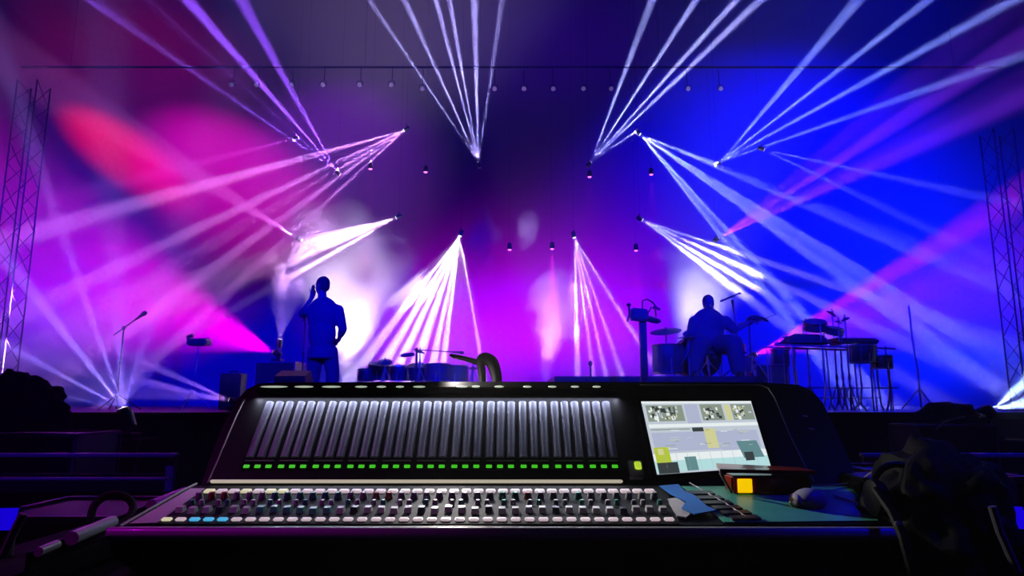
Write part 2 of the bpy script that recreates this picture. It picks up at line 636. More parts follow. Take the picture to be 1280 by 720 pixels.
r = thing('lighting_bar', (0, 13, TRZ), 'long thin black pipe hanging high above the stage with a row of small lamps', 'lighting bar')
MB().cyl((-10, 13, TRZ), (10, 13, TRZ), .022, n=12).build('pipe', M['darktruss'], r)
for x_ in (-9, -3, 3, 9):
    MB().cyl((x_, 13, TRZ), (x_, 13, 13.97), .004, n=6).build('hanging_cable', M['cable'], r)
for nm, px, l in (('left', 24, 'lattice truss tower at the left edge of the stage'), ('right', 1257, 'lattice truss tower at the right edge of the stage')):
    b = P(px, 260, 9.2)
    r = thing('truss_tower', (b.x, 9.2, SZ), l, 'truss', 'truss towers')
    zt = P(px, 105, 9.2).z if nm == 'left' else P(px, 165, 9.2).z
    truss_mesh((b.x, 9.2, SZ + .02), (b.x, 9.2, zt), .28, M['truss'], r, up=Vector((0, 1, 0)), rc=.010, rb=.005, step=.3)
    MB().box((b.x, 9.2, SZ + .01), (.5, .5, .02)).build('base_plate', M['black'], r)

# lamps in a row under the long pipe
lamp0 = None
xs_row = [287, 318, 362, 402, 448, 488, 527, 618, 655, 692, 730, 765, 862, 903]
ords = ['first', 'second', 'third', 'fourth', 'fifth', 'sixth', 'seventh', 'eighth', 'ninth', 'tenth', 'eleventh', 'twelfth', 'thirteenth', 'fourteenth']
for i, px in enumerate(xs_row):
    p = P(px, 103 + (5 if px > 500 else 0) + 0, 12.8)
    p.y = 12.9
    if lamp0 is None:
        o = lamp0 = thing('truss_lamp', p, '', 'stage light')
        d = Vector((0, -.85, -.5)).normalized()
        MB().lathe(p - d * .12, d, [(0, .02), (.02, .035), (.1, .045), (.12, .05)]).build('housing', M['darktruss'], o)
        MB().lathe(p, d, [(0, .045), (.004, .045), (.006, .036)], 20).build('lens', M['lensdim'], o)
        MB().tube([p + Vector((-.06, .02, 0)), p + Vector((-.06, .05, .1)), p + Vector((.06, .05, .1)), p + Vector((.06, .02, 0))], .006).tube(
            [p + Vector((0, .05, .1)), (p.x, 12.98, p.z + .16), (p.x, 13, TRZ + .03)], .008).build('hanger', M['darktruss'], o)
    else:
        o = copy_tree(lamp0)
        o.location = p
    o['label'] = 'small dim lamp under the long pipe, %s from its left end' % ords[i]
    o['group'] = 'lamps along the long pipe'

# ------------------------------------------------------------------ beam fixtures
def fixture(A, m, Y, label, size=.06, mode='hang', lens='lens'):
    """small moving head: lens at A, body behind it"""
    m = m.normalized()
    base = Vector(A)
    CT = min(A.z - .17, P(342, 440, 11).z - .17) if mode == 'case' and A.x < 0 else A.z - .17 if mode == 'case' else (A.z - .32 if mode == 'front' else SZ)
    if mode != 'hang':
        base = Vector((A.x, A.y, CT))
    root = thing('moving_head_light', base, label, 'stage light', 'moving head lights' if mode == 'hang' else 'moving head lights on the deck')
    s = size
    MB().lathe(A - m * s * 3.0, m, [(0, s * .6), (s * .3, s * .95), (s * 2.0, s * 1.05), (s * 2.9, s * .9), (s * 3, s * .85)]).build('head', M['black'], root)
    MB().cyl(A - m * s * .02, A + m * .004, s * .7, n=20).build('lens', M[lens], root)
    c = A - m * s * 1.5
    sd = m.cross(Vector((0, 0, 1)))
    if sd.length < .1:
        sd = Vector((1, 0, 0))
    sd = Vector((0, 1, 0)) if abs(m.y) < .3 else sd.normalized()
    if mode == 'hang':
        MB().tube([c + sd * s * 1.2, c + sd * s * 1.2 + Vector((0, 0, s * 2)), c - sd * s * 1.2 + Vector((0, 0, s * 2)), c - sd * s * 1.2], s * .16).build('yoke', M['black'], root)
        MB().cyl((c.x, c.y, c.z + s * 2), (c.x, c.y, 13.97), .0015, n=6).build('hanging_cable', M['cable'], root)
    else:
        zb = CT
        hgt = max(.12, c.z - zb)
        MB().box((c.x, c.y, zb + .03), (s * 3.4, s * 3.4, .06), bev=.01).build('base', M['black'], root)
        MB().tube([c + sd * s * 1.3, (c + sd * s * 1.3).xy.to_3d() + Vector((0, 0, zb + .05)), (c - sd * s * 1.3).xy.to_3d() + Vector((0, 0, zb + .05)), c - sd * s * 1.3], s * .2).build('yoke', M['black'], root)
    return root


W_ = (.80, .74, 1)
V_ = (.62, .42, 1)
B_ = (.40, .50, 1)
FANS = [
    # apex px, Y, ends, colour, energy, options, mode, label
    (598, 203, 12.5, [(462, 0), (506, 0), (545, 0, 5), (562, 0, 5), (593, 0, 8), (628, 0, 7)], (.42, .38, 1), 9500, {'lin': .25}, 'hang', 'moving head light high left of centre fanning six beams straight upward'),
    (738, 203, 12.5, [(815, 0, 9), (870, 0), (920, 0, 6), (950, 0, 7), (1040, 0, 9)], (.38, .40, 1), 10500, {'lin': .25}, 'hang', 'moving head light high right of centre fanning beams up and rightward'),
    (900, 203, 12.5, [(1072, 0, 13), (1160, 0, 8, .8), (1230, 20, 9, .8), (1220, 90, 10, .6)], (.24, .32, 1), 9000, {'lin': .2}, 'hang', 'moving head light over the drummer fanning pale blue beams up rightward'),
    (420, 213, 12.5, [(118, 0, 12), (180, 0, 10, .3), (235, 0, 12), (302, 0, 14)], (.28, .08, 1), 9500, {'lin': .25}, 'hang', 'moving head light fanning violet beams to the upper left corner'),
    (505, 163, 12.5, [(230, 238, 15, 1.3), (270, 275, 7, .9), (300, 285, 7, .8), (350, 275, 6, .7), (385, 275, 6, .8)], (.78, .28, 1), 9500, {}, 'hang', 'moving head light left of the dark centre sweeping beams down leftward'),
    (366, 174, 12.5, [(230, 208, 10, .5), (190, 220, 12, .3)], (.7, .1, 1), 1500, {}, 'hang', 'moving head light throwing one faint level beam to the left'),
    (800, 168, 12.5, [(930, 330, 7), (965, 350, 6), (1030, 330, 7), (1090, 350, 7), (1280, 360, 34, .9)], (.32, .38, 1), 14000, {}, 'hang', 'moving head light right of the dark centre sweeping beams down rightward'),
    (955, 187, 12.4, [(1270, 255, 10), (1270, 340, 16, .6)], (.15, .18, 1), 4000, {}, 'hang', 'moving head light throwing two shallow beams to the right tower'),
    (898, 298, 12.2, [(1010, 225, 9), (1040, 232, 9), (1180, 160, 34, .42), (1120, 120, 26, .3)], (.35, .04, 1), 4200, {}, 'hang', 'moving head light above the drummer throwing pinkish beams up rightward'),
    (495, 272, 12.0, [(310, 335, 9), (305, 350, 9), (350, 320, 30, .8), (330, 365, 8, .6)], (.9, .5, 1), 2200, {}, 'hang', 'moving head light above the standing musician throwing white beams leftward'),
    (371, 297, 12.0, [(285, 246, 12), (300, 250, 8)], (.9, .2, 1), 1300, {}, 'hang', 'moving head light throwing a short pink beam up to the left'),
    (803, 275, 12.0, [(905, 352, 6), (940, 375, 6), (985, 385, 7), (1010, 372, 9), (1010, 345, 9)], (.45, .40, 1), 4500, {}, 'hang', 'moving head light throwing white beams down over the drummer'),
    (575, 295, 12.0, [(440, 470, 16), (470, 470, 14, 1.2), (492, 470, 12, 1.3), (515, 470, 14, 1.2), (538, 470, 10), (552, 470, 8), (607, 480, 7, .7)], (.9, .75, 1), 13000, {'floor': .04}, 'hang', 'moving head light throwing the thick white beams onto the low drums'),
    (718, 297, 12.0, [(722, 470, 7), (742, 470, 5, .7), (758, 470, 5, .7), (778, 470, 5, .7), (808, 442, 7)], (.8, .45, 1), 7000, {'floor': .04}, 'hang', 'moving head light right of centre fanning thin beams down to the deck'),
    (342, 440, 11.0, [(240, 378, 34, .9), (230, 400, 40, .9), (230, 420, 30, .5)], (1, 0, .75), 5500, {'soft': .6, 'lin': .03}, 'case', 'lamp on the case behind the standing musician throwing a magenta wedge leftward'),
    (350, 424, 11.2, [(338, 320, 26, .8), (362, 320, 30, 1), (392, 320, 26, .8)], (.8, .4, 1), 320, {'soft': .6}, 'case', 'lamp on the case behind the standing musician throwing white light upward'),
    (945, 443, 10.8, [(1100, 350, 16, 1.3), (1110, 378, 34, .5), (1105, 405, 30, .35), (1105, 425, 24, .2)], (1, .01, .5), 3200, {'soft': .5}, 'case', 'lamp behind the hi-hat throwing a pink wedge over the percussion racks'),
    (154, 511, 7.6, [(60, 492, 12), (60, 460, 9), (75, 410, 10), (112, 390, 5, .8), (148, 400, 16, .35), (180, 430, 20, .3), (205, 445, 8, .5)], (.34, .24, 1), 2600, {'floor': .08}, 'front', 'moving head light at the stage edge bursting white beams up leftward'),
    (1239, 513, 7.6, [(1290, 470, 16, 1), (1300, 500, 16, 1)], (.4, .65, 1), 3500, {}, 'front', 'moving head light at the stage edge throwing a white wedge out rightward'),
    (287, 500, 9.0, [(220, 470, 7), (200, 482, 9), (215, 495, 9, .6)], (.5, .2, 1), 900, {}, 'edge', 'low moving head light beside the desk throwing a faint beam leftward'),
]
FRONT = []
for (ax, ay, Y, ends, col, e, opt, mode, label) in FANS:
    A = P(ax, ay, Y)
    m0 = sum(((P(q[0], q[1], Y) - A).normalized() for q in ends), Vector())
    if mode == 'front':
        FRONT.append((A.x, A.y, A.z - .32))
    root = fixture(A, m0, Y, label, .08 if mode == 'front' else (.045 if mode == 'case' else .04), mode)
    fan_light(A + m0.normalized() * .012, ends, Y, col, e, root, ax, ay, **opt)

# small magenta downlights
cans = [(463, 211, 'above the standing musician, beside the leftward beams'), (532, 215, 'just left of the upright beam fan'), (737, 221, 'right below the high right beam fan'),
        (814, 218, 'beside the beams sweeping down rightward'), (637, 312, 'below the dark centre, left one of the low pair'), (690, 311, 'below the dark centre, right one of the low pair'),
        (795, 313, 'between the thin downward beams and the drummer')]
can0 = None
for px, py, l in cans:
    p = P(px, py, 12.5)
    if can0 is None:
        can0 = o = thing('par_can', p, '', 'stage light')
        MB().lathe(p + Vector((0, 0, .13)), (0, 0, -1), [(0, .02), (.02, .04), (.1, .045), (.13, .05)]).build('housing', M['black'], o)
        MB().ell(p, (.036, .036, .02)).build('lens', M['lensm'], o)
        MB().cyl(p + Vector((0, 0, .12)), p + Vector((0, 0, .5)), .0015, n=6).build('hanging_cable', M['cable'], o)
        spot('can_beam', p - Vector((0, 0, .03)), p - Vector((0, 0, 1)), (1, 0, .55), 700, 9, o, 1, .02)
    else:
        o = copy_tree(can0)
        o.location = p
    # own cable up to the truss
    for ch in o.children:
        if ch.name.startswith('hanging_cable'):
            L_ = 13.97 - p.z - .12
            ch.data = ch.data.copy()
            zs = [v.co.z for v in ch.data.vertices]
            mid = (min(zs) + max(zs)) / 2
            for v in ch.data.vertices:
                v.co.z = .12 if v.co.z < mid else .12 + L_
    o['label'] = 'small magenta downlight ' + l
    o['group'] = 'small magenta downlights'

# ------------------------------------------------------------------ instruments and stands
RZ = P(860, 472, 10).z        # riser top


def road_case(c, size, label, cat='case', name='road_case'):
    """c is the centre of the base"""
    r = thing(name, c, label, cat)
    x, y, z = c
    sx, sy, sz = size
    MB().box((x, y, z + sz / 2), (sx, sy, sz), bev=.006).build('body', M['case'], r)
    mb = MB()
    for a in (-1, 1):
        for b in (-1, 1):
            mb.box((x + a * sx / 2, y + b * sy / 2, z + sz / 2), (.025, .025, sz), bev=.003)
        mb.box((x, y + a * sy / 2, z + sz), (sx, .025, .025), bev=.003)
        mb.box((x + a * sx / 2, y, z + sz), (.025, sy, .025), bev=.003)
        mb.box((x, y + a * sy / 2, z + .012), (sx, .025, .025), bev=.003)
    mb.build('edge_trim', M['dullrim'], r)
    mb = MB()
    mb.box((x, y - sy / 2 - .006, z + sz * .55), (min(.14, sx * .4), .012, .05), bev=.003)
    mb.build('handle', M['dullrim'], r)
    return r


c = P(352, 440, 11.1)
top_ = P(342, 440, 11).z - .17
road_case((c.x, 11.1, SZ), (.62, .55, top_ - SZ), 'waist-high case behind the standing musician carrying two lamps')
c = P(958, 450, 10.8)
road_case((c.x, 10.85, SZ), (.5, .5, P(945, 443, 10.8).z - .17 - SZ), 'case right of the hi-hat carrying the pink lamp')
for (x, y, z), l in zip(FRONT, ('case in front of the stage under the bursting light at the left', 'case in front of the stage under the white wedge light at the right')):
    road_case((x, y, 0), (.6, .4, z), l)
# drum riser
a, b = P(690, 475, 10).x, P(938, 475, 10).x
r = thing('drum_riser', ((a + b) / 2, 10.5, SZ), 'low platform under the drummer and his kit', 'riser')
MB().box(((a + b) / 2, 10.5, RZ - .03), (b - a, 2.1, .06), bev=.006).build('top_board', M['deck'], r)
for i in (0, 1):
    for j in (0, 1):
        MB().cyl((a + .1 if i == 0 else b - .1, 9.55 if j == 0 else 11.45, SZ), (a + .1 if i == 0 else b - .1, 9.55 if j == 0 else 11.45, RZ - .06), .03).build('leg', M['black'], r)
MB().box(((a + b) / 2, 9.47, (RZ + SZ) / 2 - .03), (b - a - .02, .02, RZ - SZ - .06)).build('valance', M['skirt'], r)


def tripod(mb, x, y, z, h, r=.28, rot=.3, t=.009):
    for k in range(3):
        an = rot + k * 2 * PI / 3
        mb.tube([(x, y, z + h), (x + math.cos(an) * r, y + math.sin(an) * r, z + .012)], t, n=6)
    return mb


def drum(name, c, axis, rad, dep, label, cat='drum', floor_z=None, group=None, legs=3, hoop='chrome'):
    c = Vector(c)
    ax = Vector(axis).normalized()
    z0 = floor_z if floor_z is not None else c.z - dep / 2
    r = thing(name, (c.x, c.y, z0), label, cat, group)
    MB().lathe(c - ax * dep / 2, ax, [(0, rad * .98), (.004, rad), (dep - .004, rad), (dep, rad * .98)], 32).build('shell', M['drum'], r)
    MB().lathe(c + ax * (dep / 2), ax, [(0, rad * .97), (.004, rad * .96), (.006, rad * .5)], 32).build('drum_head', M['head'], r)
    for s in (-1, 1):
        p = c + ax * (dep / 2 - .01) * s
        mb = MB()
        u = ax.orthogonal().normalized()
        v = ax.cross(u)
        ring = [p + (u * math.cos(2 * PI * k / 32) + v * math.sin(2 * PI * k / 32)) * (rad + .004) for k in range(33)]
        mb.tube(ring, .009, n=6)
        mb.build('hoop', M[hoop], r)
    u = ax.orthogonal().normalized()
    v = ax.cross(u)
    for k in range(8 if rad > .12 else 5):
        k_ = 2 * PI * k / (8 if rad > .12 else 5) + .2
        q = c + (u * math.cos(k_) + v * math.sin(k_)) * (rad + .008)
        MB().cyl(q - ax * (dep / 2 - .02), q + ax * (dep / 2 - .02), .004, n=6).build('tension_rod', M[hoop], r)
    if floor_z is not None:
        for k in range(legs):
            an = .5 + k * 2 * PI / legs
            x, y = c.x + math.cos(an) * (rad + .012), c.y + math.sin(an) * (rad + .012)
            if abs(ax.z) < .5:
                x, y = c.x + (rad * .9) * (1 if k % 2 else -1), c.y - .1 + .2 * (k // 2)
            MB().tube([(x, y, c.z), (x + (x - c.x) * .12, y, floor_z + .01)], .008, n=6).build('leg', M['legm'], r)
    return r


def cymbal_stand(x, y, z0, zc, rad, label, tilt=(0, 0), name='cymbal_stand', group=None, n=1, boom=None):
    r = thing(name, (x, y, z0), label, 'cymbal', group)
    mb = MB()
    tripod(mb, x, y, z0, .35, min(.3, rad * 1.2 + .05))
    mb.build('tripod', M['legm'], r)
    MB().cyl((x, y, z0 + .08), (x, y, zc + .03), .011).cyl((x, y, z0 + .4), (x, y, z0 + .46), .02).build('pole', M['legm'], r)
    R = Matrix.Rotation(tilt[0], 3, 'X') @ Matrix.Rotation(tilt[1], 3, 'Y')
    for k in range(n):
        d = R @ Vector((0, 0, 1 if k == 0 else -1))
        MB().lathe(Vector((x, y, zc - .03 * k)) - d * .002, d, [(-.016, rad), (-.012, rad), (0, rad * .6), (.01, rad * .25), (.012, rad * .22), (.03, rad * .13), (.036, .01)], 32).build('cymbal', M['cymbal'], r)
    MB().ell((x, y, zc + .045), (.012, .012, .01), n=6).build('wing_nut', M['black'], r)
    return r


def mic_stand(x, y, z0, joint_z, tip, label, mic_r=.022, base='tripod', tail=.2, m='stand', group=None):
    r = thing('microphone_stand', (x, y, z0), label, 'microphone stand', group)
    mb = MB()
    if base == 'tripod':
        tripod(mb, x, y, z0, .22, .3)
        mb.build('tripod', M[m], r)
    else:
        MB().lathe((x, y, z0), (0, 0, 1), [(0, .13), (.015, .13), (.025, .1), (.03, .02)], 24).build('round_base', M[m], r)
    MB().cyl((x, y, z0 + .02), (x, y, joint_z), .011).cyl((x, y, z0 + (joint_z - z0) * .55), (x, y, z0 + (joint_z - z0) * .6), .018).build('pole', M[m], r)
    tip = Vector(tip)
    J = Vector((x, y, joint_z))
    d = (tip - J).normalized()
    MB().cyl(J - d * tail, tip, .009).build('boom', M[m], r)
    MB().ell(J, (.025, .025, .03), n=8).build('clutch', M[m], r)
    MB().lathe(tip - d * .02, d, [(0, .012), (.02, .014), (.12, mic_r * .8), (.125, mic_r), (.16, mic_r * 1.1), (.185, mic_r * .8), (.19, .004)], 16).build('microphone', M['stand'], r)
    return r


# drummer's kit, on the riser
p = P(835, 449, 10.0)
drum('floor_tom', (p.x, 10.0, p.z), (0, 0, 1), .225, .42, 'dark floor tom standing left of the seated drummer', floor_z=RZ)
p = P(835, 412, 10.1)
cymbal_stand(p.x, 10.25, RZ, p.z, .235, 'large tilted cymbal on a stand left of the drummer', (.28, -.14))
p = P(856, 423, 10.0)
cymbal_stand(p.x - .02, 9.75, RZ, p.z, .16, 'flat lower cymbal beside the drummer\'s elbow', (.05, 0))
p = P(874, 452, 10.6)
drum('bass_drum', (p.x, 10.75, RZ + .34), (0, -1, 0), .33, .4, 'bass drum on its side just behind the drummer\'s left knee', floor_z=RZ, legs=2)
p = P(936, 402, 10.1)
cymbal_stand(p.x, 10.1, RZ, p.z, .19, 'pair of hi-hat cymbals at the drummer\'s raised hand', (.05, -.12), name='hi_hat_stand', n=2)
p = P(920, 436, 10.2)
drum('snare_drum', (p.x, 10.3, p.z), (0, .1, 1), .17, .13, 'small snare drum on legs under the hi-hat', floor_z=RZ)
p = P(928, 456, 9.9)
drum('tom_drum', (p.x, 9.9, p.z), (.1, 0, 1), .13, .24, 'narrow tom drum low at the right end of the riser', floor_z=RZ)
j = P(912, 372, 10.2)
b = P(928, 460, 10.2)
r = mic_stand(b.x, 10.35, RZ, P(928, 432, 10.35).z, P(917, 388, 10.35), 'microphone boom stand reaching over the drummer\'s shoulder', tail=.15)
q = P(914, 371, 10.35)
MB().cyl(q - Vector((.17, 0, .07)), q + Vector((.12, 0, .05)), .014).ell(q + Vector((.13, 0, .055)), (.03, .022, .022)).build('microphone_bar', M['stand'], r)
# thick stand with pads
p = P(802, 395, 8.5)
r = thing('electronic_pad_stand', (p.x, 8.5, SZ), 'thick black post with electronic drum pads clamped on top, nearest the desk', 'electronic drum')
MB().box((p.x + .01, 8.5, (SZ + p.z) / 2), (.085, .085, p.z - SZ), bev=.01).build('post', M['stand'], r)
MB().box((p.x + .01, 8.5, SZ + .015), (.4, .4, .03), bev=.01).build('base_plate', M['stand'], r)
MB().box((p.x - .04, 8.47, p.z + .01), (.22, .16, .15), Matrix.Rotation(.12, 3, 'Y'), bev=.02).build('module', M['stand'], r)
q = P(813, 400, 8.5)
MB().lathe((q.x, 8.5, q.z - .02), (.25, -.3, 1), [(0, .09), (.02, .12), (.05, .12), (.055, .1)], 24).build('pad', M['stand'], r)
g = [P(803, 392, 8.5), P(803, 376, 8.5), P(809, 374, 8.5), P(816, 378, 8.5), P(821, 385, 8.5)]
MB().tube(g, .012).build('bent_arm', M['stand'], r)
MB().box(g[-1], (.1, .04, .03), Matrix.Rotation(.5, 3, 'Y'), bev=.008).build('clip', M['stand'], r)
MB().tube([P(786, 382, 8.5), P(787, 392, 8.5), P(784, 402, 8.5)], .014).ell(P(786, 381, 8.5), (.03, .03, .025)).build('side_knob', M['stand'], r)
MB().tube([P(811, 390, 8.5), P(814, 384, 8.5), P(819, 387, 8.5), P(820, 396, 8.5)], .009).build('cable_loop', M['cable'], r)

# low kit in the white beams, left of centre
LZ = P(500, 490, 10.8).z
a, b = P(440, 480, 10.8).x, P(625, 480, 10.8).x
r = thing('low_riser', ((a + b) / 2, 10.9, SZ), 'low platform under the small drum set in the white beams', 'riser')
MB().box(((a + b) / 2, 10.9, LZ - .03), (b - a, 1.3, .06), bev=.006).build('top_board', M['deck'], r)
for i in (a + .1, b - .1):
    for j in (10.35, 11.45):
        MB().cyl((i, j, SZ), (i, j, LZ - .06), .03).build('leg', M['black'], r)
for nm, px, py, rad, dep, ax, lab, ck in (
        ('bongo_drum', 457, 469, .12, .2, (0, 0, 1), 'small drum at the left end of the low kit', 0),
        ('tom_drum', 474, 464, .17, .24, (.1, -.2, 1), 'tom with a tilted head, second from the left of the low kit', .1),
        ('tom_drum', 498, 466, .13, .24, (0, -.1, 1), 'narrow tom left of the pad stand in the low kit', 0),
        ('tom_drum', 522, 465, .16, .22, (0, -.3, 1), 'tom under the small cymbals in the low kit', .15),
        ('floor_tom', 547, 466, .2, .28, (0, 0, 1), 'wide drum in the middle of the low kit', -.1),
        ('floor_tom', 570, 468, .19, .28, (0, 0, 1), 'wide drum at the right end of the low kit', .2)):
    p = P(px, py, 10.75 + ck)
    drum(nm, (p.x, 10.75 + ck, p.z), ax, rad, dep, lab, floor_z=LZ)
p = P(512, 444, 10.6)
r = thing('electronic_pad_stand', (p.x + .12, 10.55, LZ), 'thin stand with a flat pad above the low kit', 'electronic drum')
MB().cyl((p.x + .12, 10.55, LZ + .02), (p.x + .12, 10.55, p.z + .1), .012).build('pole', M['stand'], r)
MB().box((p.x - .02, 10.55, p.z), (.2, .16, .05), Matrix.Rotation(-.12, 3, 'Y'), bev=.01).build('pad', M['stand'], r)
mb = MB()
tripod(mb, p.x + .12, 10.55, LZ, .2, .17).build('tripod', M['stand'], r)
p = P(527, 440, 10.6)
cymbal_stand(p.x, 10.42, LZ, p.z, .08, 'small splash cymbal on the stand above the low kit', (.2, .2))
p = P(484, 452, 10.6)
cymbal_stand(p.x, 10.42, LZ, p.z, .11, 'small dark cymbal at the left of the low kit', (.5, .1))
p = P(592, 460, 10.6)
cymbal_stand(p.x, 10.45, LZ, p.z, .08, 'small hi-hat stand at the right end of the low kit', (.2, 0), n=2)
b = P(540, 480, 10.45)
mic_stand(P(521, 437, 10.4).x, 10.36, LZ, P(521, 437, 10.36).z, P(566, 440, 10.36), 'thin boom stand arching over the low kit', tail=.05)

# centre pole, left stands, amplifier, monitors
p = P(735, 456, 9.6)
r = thing('pole_stand', (p.x, 9.3, SZ), 'thin straight pole standing at the centre of the stage', 'stand')
MB().cyl((p.x, 9.3, SZ + .02), (p.x, 9.3, p.z), .012).ell((p.x, 9.3, p.z), (.03, .03, .04)).build('pole', M['stand'], r)
MB().lathe((p.x, 9.3, SZ), (0, 0, 1), [(0, .15), (.02, .14), (.03, .02)]).build('round_base', M['stand'], r)
p = P(151, 410, 9.3)
r = mic_stand(P(150, 460, 9.3).x, 9.3, SZ, p.z, P(170, 399, 9.3), 'boom microphone stand alone at the left of the stage', mic_r=.03, tail=.16)
p = P(249, 428, 9.8)
r = thing('keyboard_stand', (p.x, 9.8, SZ), 'small dark keypad on a thin stand left of the case', 'electronic drum')
MB().box((p.x, 9.8, p.z), (.29, .2, .1), bev=.02).build('keypad', M['stand'], r)
MB().tube([(p.x, 9.8, p.z), (p.x - .02, 9.8, p.z - .3), (p.x - .04, 9.8, SZ + .2)], .011).build('pole', M['legm'], r)
MB().tube([(p.x - .15, 9.8, p.z + .02), (p.x - .17, 9.8, p.z + .08), (p.x - .1, 9.8, p.z + .1)], .03).build('clamp', M['stand'], r)
tripod(MB(), p.x - .04, 9.8, SZ, .3, .25).build('tripod', M['legm'], r)
p = P(292, 474, 10)
r = thing('guitar_amplifier', (p.x, 10, SZ), 'small dark amplifier half hidden behind the left corner of the desk', 'amplifier')
MB().box((p.x, 10, (SZ + p.z + .08) / 2), (.3, .25, p.z + .08 - SZ), bev=.015).build('cabinet', M['case'], r)
MB().box((p.x, 9.872, (SZ + p.z) / 2), (.26, .01, (p.z - SZ) * .8)).build('grille', M['spk'], r)
MB().tube([(p.x - .06, 10, p.z + .08), (p.x - .05, 10, p.z + .11), (p.x + .05, 10, p.z + .11), (p.x + .06, 10, p.z + .08)], .01).build('handle', M['cable'], r)
p = P(369, 465, 8.7)
r = thing('stage_monitor', (p.x, 8.7, SZ), 'black wedge monitor speaker in front of the standing musician', 'speaker')
h = p.z + .02 - SZ
MB().prism([(p.x - .19, 8.45, SZ), (p.x - .19, 9.0, SZ), (p.x - .19, 9.0, SZ + h * .5), (p.x - .19, 8.75, SZ + h), (p.x - .19, 8.5, SZ + h * .85)], (.38, 0, 0)).build('cabinet', M['case'], r)
MB().box((p.x, 9.0 - .11, SZ + h * .76), (.34, .02, .3), Matrix.Rotation(.9, 3, 'X')).build('grille', M['spk'], r)

# percussion rack on the right
X = lambda px, Y=8.6: P(px, 450, Y).x
r = thing('percussion_rack', (X(1035), 8.6, SZ), 'long tubular rack of many legs at the right carrying percussion', 'rack')
zt = P(1035, 432, 8.6).z
zm = P(1035, 485, 8.6).z
xs = [968, 985, 1004, 1022, 1045, 1066, 1080, 1100, 1108]
mb = MB()
mb.cyl((X(964), 8.45, zt), (X(1112), 8.45, zt - .05), .013).cyl((X(964), 8.85, zt), (X(1112), 8.85, zt - .05), .013)
mb.build('top_rail', M['legm'], r)
mb = MB()
mb.cyl((X(985), 8.45, zm), (X(1112), 8.45, zm), .009).cyl((X(985), 8.85, zm - .12), (X(1112), 8.85, zm - .12), .009)
mb.build('cross_rail', M['legm'], r)
for i, px in enumerate(xs):
    y = 8.45 if i % 2 else 8.85
    xx = X(px)
    MB().tube([(xx, y, zt - .01), (xx + .01, y, zm), (xx + .02 * (-1) ** i, y, SZ + .1), (xx + .05 * (-1) ** (i // 2), y, SZ + .01)], .012, n=8).build('leg', M['legm'], r)
# tops on the rack
p = P(1010, 436, 8.6)
for nm, px, py, wd, hh, lab, cat in (
        ('covered_keyboard', 1005, 428, .56, .12, 'dark cloth-covered instrument lying on the left half of the rack', 'keyboard'),
        ('keyboard', 1066, 427, .52, .035, 'thin flat keyboard lying on the right half of the rack', 'keyboard')):
    q = P(px, py, 8.65)
    r = thing(nm, (q.x, 8.65, zt + .01), lab, cat)
    zz = zt + .013
    if nm == 'keyboard':
        MB().box((q.x, 8.65, zz + .045), (wd, .3, .05), Matrix.Rotation(.05, 3, 'Y'), bev=.01).build('body', M['stand'], r)
        mb = MB()
        for k in range(22):
            mb.box((q.x - wd * .45 + k * wd * .9 / 21, 8.55, zz + .072), (wd * .9 / 24, .1, .008))
        mb.build('keys', M['head'], r)
        for xx in (-.2, .2):
            MB().box((q.x + xx, 8.65, zz + .01), (.05, .3, .03)).build('foot', M['stand'], r)
    else:
        t = MB()
        n = 16
        grid = []
        for i in range(n + 1):
            for jx in range(n + 1):
                u, v = i / n, jx / n
                e = min(1, 4 * min(u, 1 - u) + .15) * min(1, 5 * min(v, 1 - v) + .1)
                grid.append(Vector((q.x + (u - .5) * wd, 8.65 + (v - .5) * .42, zz + hh * e * (1 + .25 * noise.noise(Vector((u * 4, v * 4, 1)))))))
        fs = [[i * (n + 1) + jx, i * (n + 1) + jx + 1, (i + 1) * (n + 1) + jx + 1, (i + 1) * (n + 1) + jx] for i in range(n) for jx in range(n)]
        t._add(grid, fs)
        bm_ = t
        t.build('cover', M['cloth'], r)
        MB().box((q.x, 8.65, zz + .02), (wd * .96, .38, .04), bev=.01).build('body', M['stand'], r)
for px, rad, dep, py, lab in ((974, .1, .2, 447, 'small tom hanging at the left end of the percussion rack'),
                              (1077, .15, .22, 443, 'deep tom under the flat keyboard on the rack'),
                              (1101, .11, .16, 453, 'small tom at the right end of the percussion rack')):
    q = P(px, py, 8.3)
    drum('rack_tom', (q.x, 8.27, q.z), (0, 0, 1), rad, dep, lab, floor_z=SZ, hoop='legm')
for px, py, rad, dep, ax, lab, y in ((1019, 407, .13, .11, (-.1, -.4, 1), 'small drum on the covered instrument, left of the stacked cymbals', 8.55),
                                     (1043, 414, .1, .09, (.1, -.3, 1), 'smallest drum standing on the rack under the stacked cymbals', 8.45)):
    q = P(px, py, y)
    drum('bongo_drum', (q.x, y, q.z), ax, rad, dep, lab, floor_z=zt + .02)
for px, py, rad, lab, y, t_ in ((1040, 391, .07, 'small upper cymbal above the percussion rack', 9.05, .6), (1048, 402, .06, 'small lower cymbal above the percussion rack', 9.1, .3),
                                (1007, 403, .05, 'tiny cymbal left of the drum on the rack', 9.1, .9), (983, 422, .06, 'small cymbal above the left end of the rack', 9.1, .4),
                                (1056, 398, .06, 'small dark cymbal leaning to the right above the rack', 8.98, -.5)):
    q = P(px, py, y)
    cymbal_stand(q.x, y, SZ, q.z, rad, lab, (.2, t_))
p = P(1136, 382, 9.6)
r = thing('pole_stand', (P(1145, 460, 9.6).x, 9.6, SZ), 'tall pale pole stand right of the percussion rack', 'stand')
MB().tube([p, P(1140, 420, 9.6), P(1147, 462, 9.6), (P(1149, 480, 9.6).x, 9.6, SZ + .02)], .014).build('pole', M['legm'], r)
tripod(MB(), P(1149, 480, 9.6).x, 9.6, SZ, .3, .25).build('tripod', M['legm'], r)


